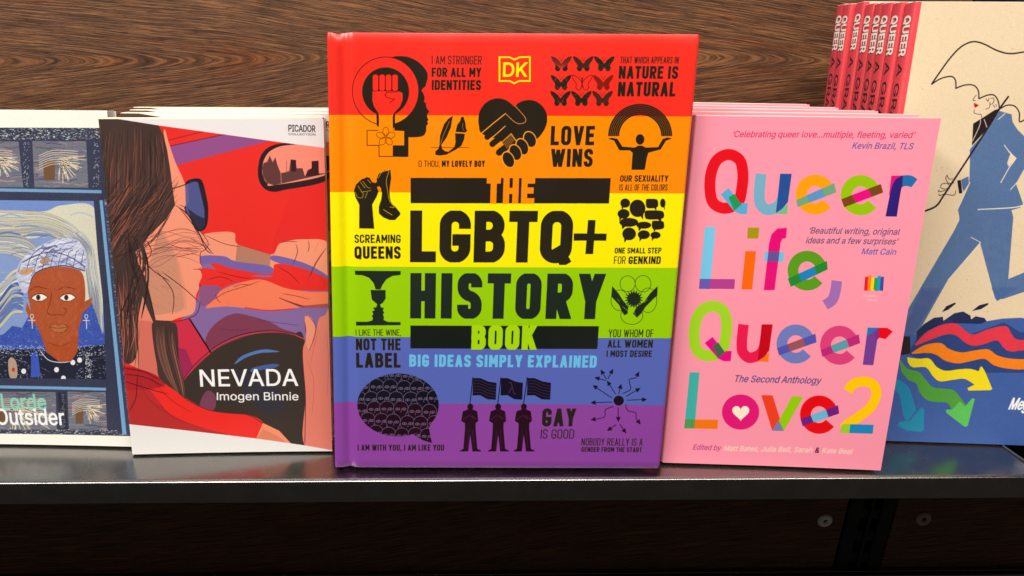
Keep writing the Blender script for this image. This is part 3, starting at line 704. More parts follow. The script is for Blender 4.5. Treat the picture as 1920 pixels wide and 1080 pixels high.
    P.poly(A([(385, 770), (470, 900), (520, 1060), (540, 1220), (525, 1235), (505, 1090), (470, 930)]), (226, 142, 114), smooth=True, a=.8)
    for i in range(46):
        x, y = rr0.uniform(300, 470), rr0.uniform(860, 1230)
        P.stroke(A([(x, y), (x+rr0.uniform(10, 50), y+rr0.uniform(6, 30))]), .4, (150, 84, 74), a=.6)
    P.poly(A([(628, 985), (606, 1000), (622, 1012)]), (214, 104, 96)); P.stroke(A([(632, 1010), (600, 1002), (580, 1004)]), .8, line)
    P.poly(B([(600, 60), (660, 50), (720, 60), (690, 120), (640, 165), (604, 160)]), (142, 84, 130), smooth=True)
    # hatching and creases on sleeves and hands
    for i in range(70):
        x, y = rr0.uniform(640, 1340), rr0.uniform(-60, 60)
        P.stroke(B([(x, y), (x+rr0.uniform(4, 26), y+rr0.uniform(6, 34))]), .45, (150, 26, 30), a=.7, taper=4)
    for i in range(60):
        x, y = rr0.uniform(700, 1320), rr0.uniform(60, 165)
        P.stroke(B([(x, y), (x+rr0.uniform(10, 50), y+rr0.uniform(-8, 6))]), .4, (170, 74, 60), a=.6, taper=4)
    for q in ([(690, 100), (700, 130), (720, 150)], [(730, 80), (735, 110)], [(765, 60), (762, 95)], [(665, 130), (690, 160)], [(800, 50), (820, 75)]): P.stroke(B(q), .9, line, taper=5)
    for q in ([(300, 560), (420, 700), (560, 790)], [(250, 590), (300, 700), (420, 800)], [(180, 680), (320, 700)], [(860, 800), (900, 840)], [(930, 830), (925, 930)]): P.stroke(B(q), .8, (140, 22, 30), taper=5)
    P.poly(A([(846, 860), (1036, 918), (1030, 978), (838, 950)]), (176, 128, 106), a=.6)
    for q in ([(1215, 470), (1260, 600), (1250, 800)], [(1330, 300), (1345, 460), (1338, 700)], [(1290, 300), (1262, 400), (1240, 520)]): P.stroke(B(q), .6, (180, 84, 76), taper=5)
    P.poly(B([(1205, 240), (1228, 228), (1250, 250), (1268, 290), (1258, 350), (1232, 420), (1212, 360), (1216, 300)]), (244, 156, 130), smooth=True, a=.7)
    for q in ([(560, 620), (640, 560), (760, 500)], [(880, 620), (960, 700), (1000, 800)], [(1060, 640), (1120, 760)], [(700, 640), (780, 620), (900, 640)]): P.stroke(B(q), 1.1, (44, 44, 60), taper=5)
    # hair
    hair = (70, 52, 48)
    P.poly(A([(0, 100), (150, 104), (372, 146), (400, 200), (422, 290), (440, 400), (455, 520), (470, 620), (420, 700), (360, 760), (290, 830), (245, 890), (235, 900), (262, 1000), (280, 1100), (250, 1180), (230, 1300), (170, 1400), (100, 1300), (60, 700)]), hair)
    P.poly(B([(240, -60), (290, 20), (345, 255), (325, 250), (260, 80)]), hair, smooth=True)
    P.poly(B([(85, -60), (240, -60), (275, 60), (245, 240), (240, 430), (200, 500), (150, 460), (120, 200)]), hair, smooth=True)
    P.poly(B([(335, 258), (440, 262), (470, 300), (480, 480), (500, 620), (520, 705), (460, 660), (370, 590), (350, 500), (325, 330)]), hair, smooth=True)
    rr = random.Random(3)
    for i in range(260):
        x = rr.uniform(20, 400); y = rr.uniform(130, 420); ln = rr.uniform(140, 380)
        bend = (x-220)*.25
        c = rr.choice([(128, 72, 56), (46, 32, 32), (96, 62, 54), (160, 92, 68), (40, 28, 28), (92, 70, 62), (52, 38, 36), (58, 42, 40)])
        P.stroke(A([(x, y), (x+bend*.35+rr.uniform(-4, 4), y+ln*.5), (x+bend*.25+rr.uniform(-20, 4), y+ln)]), rr.uniform(.5, 1.7), c, a=.6, taper=3)
    for i in range(260):
        x = rr.uniform(60, 430); y = rr.uniform(480, 760); ln = rr.uniform(100, 300)
        if x > 300 and y > 620: continue
        c = rr.choice([(138, 74, 58), (44, 30, 32), (96, 60, 54), (172, 100, 78), (38, 26, 28), (86, 60, 56), (48, 34, 34), (54, 40, 38)])
        P.stroke(A([(x+70, y-40), (x-10, y+ln*.4), (max(x-90, 60)+rr.uniform(-15, 15), y+ln)]), rr.uniform(.6, 1.6), c, a=.8, taper=3)
    for i in range(90):
        x = rr.uniform(110, 250); y = rr.uniform(0, 380)
        c = rr.choice([(190, 104, 88), (38, 24, 26), (110, 60, 56), (44, 30, 30), (214, 124, 100)])
        P.stroke(B([(x-10, y-60), (x+rr.uniform(-10, 10), y+60), (x+rr.uniform(-25, 5), y+180)]), rr.uniform(.5, 1.6), c, a=.75, taper=3)
    for i in range(60):
        u = rr.uniform(0, 1); x = 345+110*u
        c = rr.choice([(150, 96, 82), (36, 24, 24), (96, 70, 60), (176, 110, 96), (40, 28, 28)])
        P.stroke(B([(x, 270+rr.uniform(0, 60)), (x+12, 430), (400+u*110, 560+u*60), (460+u*55, 660+u*45)]), rr.uniform(.5, 1.4), c, a=.8, taper=3)
    for q in ([(470, 620), (560, 690), (640, 840), (700, 915)], [(480, 620), (600, 770), (650, 880), (690, 910)], [(245, 900), (350, 820), (450, 660)], [(90, 935), (200, 900), (330, 830), (420, 700)], [(240, 900), (340, 1010), (440, 1075)], [(300, 830), (330, 900), (290, 960)]): P.stroke(A(q), 1.4, (54, 24, 28), taper=5)
    for i in range(16):
        y = rr.uniform(780, 960)
        P.stroke(A([(230+rr.uniform(-30, 60), y+rr.uniform(0, 90)), (380, y+rr.uniform(-40, 40)), (520, y-40+rr.uniform(-20, 40)), (640+rr.uniform(-30, 60), y-30+rr.uniform(-30, 60))]), .6, (96, 44, 44), a=.8, taper=6)
    for i in range(14):
        x = rr.uniform(150, 260)
        P.stroke(A([(x, 760+rr.uniform(-60, 60)), (x+rr.uniform(-10, 70), 950), (x+rr.uniform(-40, 60), 1100), (x+rr.uniform(-60, 20), 1300)]), rr.uniform(1, 3.5), rr.choice([(58, 42, 40), (70, 50, 46), (44, 30, 30)]), taper=6)
    for q in ([(345, -40), (430, 60), (450, 130), (440, 220)], [(380, -30), (500, 60), (600, 150)], [(250, -60), (290, 60), (345, 250)], [(150, 525), (280, 550), (370, 600)], [(150, 560), (280, 580), (400, 640)], [(155, 600), (280, 640), (420, 680)], [(190, 780), (230, 700), (240, 560)]): P.stroke(B(q), 1.3, (60, 18, 26), taper=5)
    # rear view mirror with a skyline
    P.poly(A([(1400, 235), (1140, 250), (1040, 270), (985, 320), (965, 400), (970, 470), (1000, 520), (1050, 540), (1120, 530), (1400, 455)]), (46, 28, 30), smooth=True)
    P.poly(A([(1400, 262), (1150, 262), (1050, 290), (1005, 340), (990, 400), (995, 450), (1020, 490), (1060, 502), (1400, 425)]), (240, 140, 120), smooth=True)
    cl = P.full_mask(A([(1400, 262), (1150, 262), (1050, 290), (1005, 340), (990, 400), (995, 450), (1020, 490), (1060, 502), (1400, 425)]))
    P.poly(A([(985, 375), (1020, 362), (1035, 325), (1052, 365), (1068, 335), (1080, 380), (1100, 430), (1150, 420), (1160, 350), (1190, 355), (1195, 400), (1230, 400), (1245, 450), (1262, 410), (1285, 400), (1285, 360), (1325, 355), (1328, 430), (1400, 430), (1400, 540), (980, 540)]), (96, 56, 54), clip=cl)
    P.poly(A([(1160, 348), (1192, 352), (1190, 420), (1165, 420)]), (58, 26, 30), clip=cl); P.poly(A([(1285, 358), (1326, 355), (1328, 440), (1250, 450), (1262, 412), (1285, 402)]), (58, 26, 30), clip=cl)
    P.stroke(A([(1100, 430), (1105, 500)]), 1, (220, 140, 120), clip=cl); P.stroke(A([(1135, 355), (1135, 420), (1158, 418)]), .7, (120, 60, 60), smooth=False)
    # white wedges and lettering
    P.poly(A([(-60, 60), (1420, 40), (1420, 286), (1355, 277), (1150, 253), (750, 198), (380, 147), (120, 106), (0, 98)]), (234, 230, 232))
    P.poly(B([(120, 843), (190, 851), (500, 886), (930, 936), (1200, 972), (1420, 1008), (1420, 1100), (120, 1100)]), (234, 232, 230))
    P.text('PICADOR', (541.2, 247), (591.5, 248), 12.2, (50, 42, 48), bold=.05); P.text('COLLECTION', (541.2, 253.8), (591.8, 254.6), 3.6, (80, 72, 78), bold=.05)
    P.text('NEVADA', (376, 725.5), (559, 723.5), 31, (252, 252, 252), bold=.035)
    P.poly([(406.2, 737), (408.9, 737), (408.9, 751.3), (406.2, 751.3)], (250, 248, 248)); P.text('mogen Binnie', (412.3, 751.5), (559.5, 751), 14.8, (250, 248, 248), bold=.03)
    P.stroke(A([(6, 104), (150, 500), (80, 1080)]), .1, hair)
    P.grain(.008, 3)
    return P

def art_comic():
    toT, TH = cover_map(POSE['comic'], 800)
    P = Print(800, TH, (233, 210, 176), toT)
    rr = random.Random(5)
    for i in range(420):                       # flecks of the paper
        x, y = rr.uniform(1600, 2200), rr.uniform(0, 700)
        c = rr.choice([(206, 176, 140), (186, 150, 116), (244, 226, 198), (214, 190, 156)])
        P.ell(x, y, rr.uniform(.5, 2.6), rr.uniform(.4, 1.2), c, a=rr.uniform(.3, .8), rot=rr.uniform(0, 3))
    A = zoomer(1540, 0, 4.153); B = zoomer(1640, 250, 3.482); C = zoomer(1640, 540, 3.0); D = zoomer(1740, 140, 4.155)
    Kp = (36, 22, 24); blue = (86, 114, 158)
    # umbrella outline
    P.stroke(A([(858, 660), (920, 570), (1000, 460), (1080, 375), (1150, 335), (1210, 328), (1280, 350), (1370, 395), (1470, 420), (1600, 405), (1800, 380), (1960, 470), (2060, 640)]), 2.6, Kp)
    for q in ([(858, 660), (930, 615), (1010, 598), (1045, 625), (1050, 692)], [(1045, 692), (1120, 665), (1190, 668), (1225, 710), (1230, 775)], [(1228, 772), (1300, 743), (1350, 745), (1380, 790), (1390, 850)], [(1395, 850), (1450, 822), (1510, 830), (1545, 880), (1548, 950), (1600, 930), (1700, 905)]): P.stroke(A(q), 2.2, Kp)
    # jacket, shirt, trousers
    P.poly(D([(355, 385), (410, 350), (420, 345), (520, 280), (560, 265), (480, 420), (345, 560)]), Kp); P.stroke(D([(412, 350), (405, 400), (350, 520)]), 1.4, (236, 220, 196)); P.stroke(D([(440, 350), (465, 420)]), 1.4, (236, 220, 196))
    P.poly(D([(560, 285), (610, 300), (655, 312), (662, 370), (700, 430), (760, 490), (900, 560), (900, 700), (748, 745), (690, 850), (745, 1010), (720, 1040), (650, 1060), (640, 1200), (250, 1130), (235, 1050), (290, 930), (325, 850), (330, 620), (325, 580), (470, 420)]), blue)
    P.poly(D([(596, 552), (645, 620), (620, 690), (632, 722), (690, 655)]), (236, 214, 182)); P.stroke(D([(597, 550), (640, 610), (690, 655), (635, 730), (570, 845)]), 1.7, (240, 226, 206), smooth=False)
    P.stroke(D([(700, 840), (645, 900)]), 1.5, (240, 226, 206)); P.stroke(D([(605, 305), (550, 352)]), 1.5, (240, 226, 206)); P.stroke(D([(548, 285), (460, 430), (345, 560), (325, 590)]), 1.4, (240, 226, 206))
    P.poly(D([(748, 750), (690, 855), (748, 1010), (900, 980), (900, 700)]), (233, 210, 176))
    P.poly(D([(262, 820), (318, 795), (322, 850), (280, 915), (268, 880)]), blue); P.stroke(D([(330, 840), (290, 930), (235, 1050)]), 1.5, (240, 226, 206))
    P.poly(D([(230, 828), (258, 824), (270, 925), (245, 930)]), Kp)
    P.poly(B([(555, 490), (895, 500), (908, 550), (875, 955), (1100, 860), (1300, 800), (1300, 930), (840, 1085), (790, 1085), (690, 715), (480, 960), (220, 1420), (60, 1420), (520, 640), (555, 570)]), blue)
    P.poly(C([(270, 0), (380, 0), (215, 275), (160, 262), (165, 230)]), (80, 98, 152)); P.poly(C([(660, 0), (815, 0), (690, 77)]), (76, 104, 158))
    P.stroke(B([(630, 680), (695, 715), (480, 962)]), 1.3, (240, 226, 206), smooth=False); P.stroke(B([(675, 500), (900, 488), (975, 472)]), 2, (240, 226, 206))
    BM = P.full_mask(B([(555, 490), (895, 500), (908, 550), (875, 955), (1100, 860), (1300, 800), (1300, 930), (840, 1085), (790, 1085), (690, 715), (480, 960), (220, 1420), (60, 1420), (520, 640), (555, 570)]))
    for i in range(700):                       # sponged ink
        x, y = rr.uniform(1640, 1990), rr.uniform(380, 720)
        P.ell(x, y, rr.uniform(3, 12), rr.uniform(2, 8), rr.choice([(70, 92, 150), (112, 140, 172), (78, 100, 158), (124, 146, 168)]), a=.07, clip=BM)
    for i in range(500):                       # flecks in the blue
        x, y = rr.uniform(1790, 1960), rr.uniform(220, 560)
        P.ell(x, y, .7, .5, rr.choice([(70, 92, 150), (128, 150, 176), (110, 140, 170)]), a=.35)
    # collar, head, ear, hand
    P.poly(D([(360, 222), (400, 240), (372, 262), (362, 248)]), (186, 26, 34))
    for q in ([(380, 160), (352, 200), (375, 205)], [(365, 275), (362, 300), (400, 312), (415, 312), (425, 345)], [(455, 190), (470, 210), (478, 185)], [(490, 190), (512, 185), (515, 215), (490, 235), (485, 215)], [(485, 235), (480, 260), (452, 272)], [(510, 235), (525, 262)], [(530, 230), (538, 252)]): P.stroke(D(q), .9, Kp)
    P.stroke(D([(632, 170), (560, 270), (480, 400), (325, 640), (200, 830), (120, 950), (60, 1030), (-60, 1078)]), 3.2, Kp)
    for q in ([(150, 785), (140, 815), (165, 850), (205, 845)], [(150, 785), (165, 815), (195, 815)], [(100, 875), (110, 855), (150, 850), (170, 865)], [(90, 900), (85, 915), (140, 905)], [(95, 880), (130, 895), (165, 885)], [(88, 930), (90, 945), (130, 935), (205, 942), (220, 905)]): P.stroke(D(q), 1.1, Kp)
    # sea
    sea = (64, 96, 164)
    P.poly(C([(-200, 420), (140, 385), (165, 262), (245, 268), (280, 205), (335, 170), (385, 165), (388, 188), (450, 145), (500, 135), (540, 158), (545, 180), (570, 162), (620, 172), (632, 190), (720, 175), (820, 170), (900, 180), (2400, 230), (2400, 1100), (-200, 1100)]), sea)
    P.poly(C([(235, 250), (280, 205), (335, 170), (385, 165), (388, 188), (450, 145), (500, 135), (540, 158), (545, 180), (570, 162), (620, 172), (632, 190), (600, 205), (430, 200), (300, 240), (240, 310)]), (38, 46, 86))
    P.poly(C([(90, 275), (200, 275), (203, 372), (150, 380), (80, 380)]), (44, 34, 34))
    P.poly(C([(245, 275), (420, 175), (545, 262), (730, 195), (820, 250), (2400, 300), (2400, 480), (640, 480), (400, 470), (200, 380), (205, 340)]), (42, 60, 116), a=.75)
    P.poly(C([(380, 138), (405, 105), (455, 84), (458, 92), (415, 125)]), (34, 30, 62)); P.poly(C([(550, 132), (590, 100), (642, 87), (640, 97), (600, 122)]), (34, 30, 62))
    def ribbon(top, bot, c): P.poly(C(crom(top).tolist()+crom(bot).tolist()[::-1]), c)
    ribbon([(228, 318), (290, 255), (380, 210), (460, 203), (510, 240), (560, 265), (640, 235), (740, 218), (775, 265), (820, 295), (1000, 290), (2400, 280)], [(232, 328), (300, 300), (400, 265), (460, 270), (510, 310), (560, 328), (620, 318), (690, 298), (730, 340), (780, 360), (1000, 350), (2400, 345)], (232, 58, 76))
    ribbon([(208, 368), (280, 325), (370, 312), (420, 345), (490, 365), (560, 355), (640, 348), (700, 385), (800, 402), (1000, 400), (2400, 380)], [(212, 374), (300, 368), (350, 380), (400, 412), (470, 427), (540, 415), (620, 402), (680, 440), (790, 460), (1000, 458), (2400, 440)], (250, 132, 26))
    ribbon([(184, 392), (250, 400), (310, 400), (350, 445), (400, 468), (480, 460), (540, 458), (590, 472)], [(188, 420), (215, 448), (290, 450), (330, 500), (370, 528), (440, 520), (510, 515), (570, 552)], (248, 224, 32))
    P.poly(C([(605, 444), (622, 470), (664, 570), (655, 578), (530, 580), (524, 566), (562, 548), (580, 500), (588, 470), (596, 448)]), (248, 224, 32))
    ribbon([(140, 400), (185, 455), (250, 475), (290, 520), (330, 560), (400, 570), (450, 580), (500, 640), (520, 670)], [(150, 470), (190, 518), (235, 540), (255, 590), (300, 635), (360, 645), (410, 650), (440, 690), (450, 700)], (84, 160, 62))
    P.poly(C([(552, 622), (566, 628), (525, 780), (508, 784), (405, 705), (402, 688), (440, 685), (480, 640), (510, 670)]), (96, 196, 92))
    ribbon([(60, 500), (140, 520), (190, 560), (215, 620), (235, 690)], [(60, 560), (130, 590), (150, 650), (160, 710), (180, 760)], (34, 138, 180))
    P.poly(C([(268, 672), (280, 690), (278, 805), (262, 812), (180, 805), (130, 775), (140, 755), (200, 750), (240, 700)]), (34, 142, 178))
    P.text('Meg-John Barker', (1892, 768), (2040, 773), 21, (250, 250, 250), bold=.08, shear=.18)
    P.text('Julia Scheele', (1925, 806), (2050, 811), 21, (250, 250, 250), bold=.08, shear=.18)
    P.im[:, :int(800*.0033/.165)] = np.array((232, 76, 86))/255
    P.grain(.012, 4, 2)
    return P

def art_comic_spine():
    P = Print(64, 1500, (218, 70, 84))
    P.im[:, 50:] = np.array((232, 78, 88))/255; P.im[:, :5] = np.array((196, 52, 66))/255  # lighter strip is a highlight painted along the edge beside the front cover
    # lettering reads downwards: build in a rotated frame
    H, W = 1500, 64
    P.toT = lambda p: np.stack([np.asarray(p, float)[:, 1], np.asarray(p, float)[:, 0]], 1)
    for st, x0, x1, h, c, b in (('QUEER', 40, 162, 46, (250, 246, 236), .09), ('A GRAPHIC HISTORY', 186, 850, 36, (46, 30, 34), .05)):
        G = outline(st); allp = np.concatenate(G); g0, g1 = allp[:, 0].min(), allp[:, 0].max()
        y = 10 if h > 40 else 16
        for (ox, oy, col) in (((3, -3, (70, 26, 40)),) if h > 40 else ())+((0, 0, c),):
            cs = [np.stack([x0+(g[:, 0]-g0)/(g1-g0)*(x1-x0)+ox, y+oy+g[:, 1]*h], 1) for g in G]
            P.fillT([P.toT(q) for q in cs], col); qs = []
            for q in cs: qs += strip(q, np.ones(len(q))*b*h/2, True)
            P.fillT([orient(P.toT(q)) for q in qs], col)
    P.grain(.01, 5)
    return P

def art_outsider():
    toT, TH = cover_map(POSE['outsider'], 760)
    P = Print(760, TH, (240, 238, 228), toT)
    C = zoomer(0, 180, 3.6); D = zoomer(0, 460, 2.7)
    rr = random.Random(11)
    navy = (52, 56, 80)
    art = C([(-900, 210), (655, 217), (705, 640), (770, 1200)])+D([(640, 960), (-700, 960)])
    art = [(-400, 239), (190, 240.5), (228, 560), (246, 700), (262, 818), (-400, 808)]
    P.poly(art, navy)
    M = P.full_mask(art)
    # beaded band
    for q, n in (((-240, 188, 241, 262), 1500), ((-200, 245, 806, 818), 700)):
        for i in range(n):
            x, y = rr.uniform(q[0], q[1]), rr.uniform(q[2], q[3])
            c = rr.choice([(190, 200, 196), (40, 44, 52), (130, 140, 140), (90, 96, 104), (224, 228, 220), (32, 34, 44)])
            P.stroke([(x, y), (x+rr.uniform(-5, 5), y+rr.uniform(-1.6, 1.6))], rr.uniform(.6, 1.3), c, clip=M)
    def tile(x0, y0, x1, y1, seed, sk=0.0):
        r = random.Random(seed); q = [(x0, y0), (x1, y0+1), (x1+sk, y1+1), (x0+sk, y1)]
        P.poly(q, (108, 110, 124)); m = P.full_mask(q)
        for i in range(70):
            y = r.uniform(y0, y1); x = r.uniform(x0-10, x1)
            P.stroke([(x, y), (x+14, y+r.uniform(-3, 3)), (x+30, y+r.uniform(-3, 3))], r.uniform(1, 2.5), r.choice([(84, 84, 116), (150, 134, 140), (96, 130, 140), (70, 66, 84), (170, 150, 140), (120, 96, 110)]), a=.7, clip=m)
        w, h = x1-x0, y1-y0
        P.poly([(x0+w*.2, y0+h*.45), (x0+w*.42, y0+h*.42), (x0+w*.42, y0+h*.85), (x0+w*.22, y0+h*.85)], (108, 78, 56), clip=m)
        for k in range(22):
            a = math.radians(r.uniform(-15, 100))
            l = r.uniform(.25, .5)*w
            cx, cy = x0+w*r.uniform(.48, .6), y0+h*r.uniform(.35, .5)
            P.stroke([(cx, cy), (cx+l*.5*math.cos(a), cy+l*.4*math.sin(a)-1), (cx+l*math.cos(a), cy+l*.8*math.sin(a))], 1.3, (222, 206, 178), clip=m)
            P.stroke([(cx, cy+1.3), (cx+l*.5*math.cos(a), cy+l*.4*math.sin(a)+.6)], .7, (50, 40, 44), clip=m)
        for k in range(7):
            yy = y0+h*(.2+.05*k); P.stroke([(x0+w*.12, yy+h*.12), (x0+w*.4, yy), (x0+w*.85, yy+2)], 1.1, (214, 200, 176), clip=m)
    for i, x in enumerate((-215, -128, -42, 60)):
        tile(x, 265, x+(102 if x == 60 else 76), 350+i*.6, 20+i, 4+(60-x)*.05)
    for x in (36, 168):
        for i in range(60): P.ell(x+rr.uniform(3, 14)+4, rr.uniform(268, 350), .9, .9, (170, 176, 190), a=.8)
    P.poly([(-240, 350), (191, 357), (191, 363), (-240, 356)], (112, 158, 200))
    # portrait panel
    pan = [(-150, 375), (176, 377.5), (184, 480), (193, 560), (200, 712), (-96, 709)]
    P.poly(pan, (128, 152, 200)); m = P.full_mask(pan)
    cream = [(222, 220, 196), (206, 202, 168), (232, 230, 216), (190, 192, 184), (214, 210, 184), (238, 238, 230)]
    blues = [(84, 112, 186), (60, 90, 176), (120, 148, 204), (150, 172, 212), (96, 124, 178)]
    P.poly(C([(-600, 700), (120, 705), (230, 700), (640, 715), (660, 900), (300, 800), (-600, 760)]), (112, 138, 200), clip=m)
    P.poly(C([(-600, 760), (-100, 770), (100, 775), (300, 780), (420, 740), (640, 760), (670, 1100), (690, 1500), (560, 1500), (540, 1150), (400, 980), (250, 960), (-100, 1000), (-600, 960)]), (208, 206, 186), smooth=True, clip=m)
    # long wind-blown locks, cream over blue, drawn as bundles with dark outlines
    def lock(pts, w, c, n):
        pts = np.array(pts, float)
        P.stroke(pts, w+1.4, (92, 100, 128), taper=10, clip=m, a=.75)
        P.stroke(pts, w, c, taper=10, clip=m)
        for k in range(n):
            o = (k-(n-1)/2)*w/n*.9
            P.stroke(pts+np.array([o*.3, o]), .55, rr.choice([(120, 118, 104), (150, 150, 140), (96, 100, 120)]), a=.7, taper=6, clip=m)
    for k in range(11):
        u = k/10
        lock(C([(-420, 800+u*150), (-160, 770+u*170+12*math.sin(k)), (80, 790+u*150), (300, 800+u*130+10*math.sin(k*2)), (480, 880+u*110), (600, 1010+u*80)]), rr.uniform(3, 6.5), rr.choice(cream), 3)
    for k in range(12):
        u = k/11
        lock(C([(-460, 930+u*190), (-200, 960+u*120+14*math.sin(k*1.3)), (20, 930+u*130), (180, 960+u*150+10*math.cos(k)), (270, 1060+u*110)]), rr.uniform(3, 7), rr.choice(cream+blues[:1]), 3)
    for k in range(16):
        u = k/15
        lock(D([(125-u*10, 110+u*230), (60, 140+u*200+14*math.sin(k*1.7)), (0-u*10, 200+u*220), (-90, 190+u*280+18*math.cos(k)), (-260, 200+u*330)]), rr.uniform(4, 9), rr.choice(cream+blues[:2]), 4)
    for k in range(60):
        x, y = rr.uniform(-140, 130), rr.uniform(400, 560)
        P.stroke([(x, y), (x+22, y-3+rr.uniform(-3, 3)), (x+48, y+rr.uniform(-2, 5))], rr.uniform(1.2, 3.6), rr.choice(blues), a=.6, taper=8, clip=m)
    # mottled blue behind the neck
    bl = D([(-500, 400), (-40, 470), (20, 450), (60, 410), (110, 420), (150, 350), (420, 340), (470, 280), (510, 400), (560, 540), (560, 700), (-500, 700)])
    P.poly(bl, (58, 82, 168), clip=m); bm_ = P.full_mask(bl)*m
    for i in range(1500):
        x, y = rr.uniform(-190, 195), rr.uniform(570, 668)
        P.ell(x, y, rr.uniform(1, 3), rr.uniform(.6, 1.6), rr.choice([(84, 110, 190), (44, 62, 146), (112, 136, 200), (66, 92, 178)]), a=.5, rot=rr.uniform(0, 3), clip=bm_)
    for k in range(20):
        u = k/19
        lock(D([(300+u*110, -50-u*20), (415+u*50, 10), (440+u*45+6*math.sin(k*2), 130), (455+u*50, 250+10*math.cos(k)), (470+u*50, 300+u*150)]), rr.uniform(1.6, 3.2), rr.choice([(226, 226, 216), (196, 198, 190), (170, 174, 176), (238, 238, 230)]), 1)
    # garment
    P.poly(D([(-230, 560), (-100, 530), (100, 530), (215, 530), (300, 590), (400, 520), (560, 500), (560, 690), (-230, 690)]), (30, 34, 52), clip=m)
    for i in range(620):
        x, y = rr.uniform(-160, 200), rr.uniform(650, 714)
        if 84 < x < 142: continue
        P.stroke([(x, y), (x+rr.uniform(-4, 4), y+rr.uniform(-3, 3))], rr.uniform(.6, 1.4), (176, 182, 206), a=.7, clip=m)
    P.poly(D([(155, 545), (190, 545), (205, 668), (155, 672)]), (60, 84, 180), clip=m)
    for i in range(420):
        x, y = rr.uniform(-60, 200), rr.uniform(648, 668)
        if 84 < x < 140: continue
        P.ell(x, y, rr.uniform(.5, 1.5), rr.uniform(.4, 1), (196, 202, 222), a=.8, clip=m)
    P.poly(D([(40, 590), (60, 570), (82, 600), (84, 670), (48, 670)]), (176, 150, 130), smooth=True, clip=m); P.ell(*D([(66, 632)])[0], 3, 4, (190, 50, 50), clip=m)
    for i in range(90): P.ell(*D([(rr.uniform(432, 462), rr.uniform(545, 675))])[0], .8, .8, (206, 210, 220), clip=m)
    for q in ([(195, 525), (240, 580), (300, 595), (360, 590)], [(205, 620), (250, 645)], [(275, 645), (300, 618)], [(540, 600), (530, 660)], [(470, 575), (530, 570)], [(105, 550), (112, 600)]): P.stroke(D(q), 1.5, (214, 220, 232), taper=5, clip=m)
    for cx, cy in ((403, 583), (118, 640), (285, 632), (368, 595), (320, 675)): P.ell(*D([(cx, cy)])[0], 4.6, 5, (226, 228, 236), clip=m)
    # face
    f1, ln_ = (168, 80, 46), (112, 46, 26)
    P.poly(D([(200, 440), (235, 545), (300, 592), (360, 590), (392, 540), (398, 430), (300, 380)]), (168, 74, 38))
    P.poly(D([(135, 290), (128, 330), (160, 400), (180, 395)]), f1); P.poly(D([(420, 290), (470, 265), (455, 310), (412, 350)]), f1)
    P.poly(D([(150, 190), (175, 145), (230, 120), (300, 110), (380, 120), (420, 150), (432, 240), (420, 330), (405, 400), (370, 470), (330, 500), (280, 502), (240, 490), (200, 440), (165, 370), (146, 290), (138, 230)]), f1, smooth=True)
    P.poly(D([(408, 180), (432, 240), (420, 340), (380, 440), (396, 330)]), (166, 74, 38), smooth=True, a=.7)
    for cx, dx in ((200, 0), (343, 0)):
        P.poly(D([(cx-44, 268), (cx-15, 250), (cx+15, 250), (cx+40, 265), (cx+12, 282), (cx-18, 282)]), (238, 234, 228)); P.ell(*D([(cx-8, 266)])[0], 4.2, 5.2, (92, 60, 50)); P.ell(*D([(cx-8, 266)])[0], 2.0, 4.6, (34, 22, 22))
        P.stroke(D([(cx-46, 270), (cx-15, 249), (cx+15, 249), (cx+42, 266)]), 1.3, (60, 26, 20)); P.stroke(D([(cx-44, 268), (cx-18, 284), (cx+12, 284), (cx+40, 266)]), .8, ln_)
        P.stroke(D([(cx-52, 232), (cx-15, 212), (cx+45, 226)]), 1.8, (120, 50, 28), taper=5)
    P.stroke(D([(262, 235), (250, 300), (238, 335), (255, 355), (290, 352), (320, 355), (335, 330), (318, 318)]), 1.4, ln_)
    P.poly(D([(248, 415), (275, 402), (295, 408), (315, 402), (342, 415), (320, 440), (295, 446), (268, 438)]), (176, 104, 62)); P.stroke(D([(246, 416), (295, 422), (345, 415)]), 1.2, ln_); P.stroke(D([(246, 416), (275, 401), (295, 408), (315, 401), (345, 415), (320, 441), (270, 440), (246, 416)]), .9, ln_)
    P.stroke(D([(240, 492), (300, 512), (360, 490)]), 1, ln_)
    fm = P.full_mask(D([(150, 190), (175, 145), (230, 120), (300, 110), (380, 120), (420, 150), (432, 240), (420, 330), (405, 400), (392, 540), (360, 590), (300, 592), (235, 545), (200, 440), (165, 370), (148, 290), (142, 230)]))
    for i in range(420):
        x, y = rr.uniform(135, 440), rr.uniform(110, 590)
        if 235 < y < 290 and (150 < x < 245 or 295 < x < 390): continue
        P.stroke(D([(x, y), (x+rr.uniform(-14, 14), y+rr.uniform(8, 34))]), rr.uniform(1.2, 4), rr.choice([(196, 98, 54), (158, 68, 36), (206, 110, 64), (170, 78, 42), (184, 88, 50)]), a=.22, clip=fm)
    # wrap round the head
    P.poly(D([(80, 145), (120, 60), (200, 5), (300, -35), (400, -20), (440, 60), (430, 130), (330, 105), (230, 118), (170, 150), (148, 200), (135, 240), (110, 235)]), (182, 188, 214), smooth=True)
    wm = P.full_mask(D([(80, 145), (120, 60), (200, 5), (300, -35), (400, -20), (440, 60), (430, 130), (330, 105), (230, 118), (170, 150), (148, 200), (135, 240), (110, 235)]))
    for i in range(240):
        x, y = rr.uniform(80, 440), rr.uniform(-30, 230)
        P.stroke(D([(x, y), (x+rr.uniform(20, 60), y-rr.uniform(5, 30)), (x+rr.uniform(60, 90), y-rr.uniform(0, 20))]), rr.uniform(1, 3), rr.choice([(206, 212, 230), (110, 122, 176), (226, 228, 236), (226, 228, 236), (80, 84, 132), (196, 204, 226)]), a=.75, taper=4, clip=wm)
    for k in range(9):
        P.stroke(D([(90+k*40, 150-k*4-abs(k-4)*3), (120+k*38, 60-k*3), (190+k*30, 0+k*4)]), 1.0, (60, 58, 100), clip=wm)
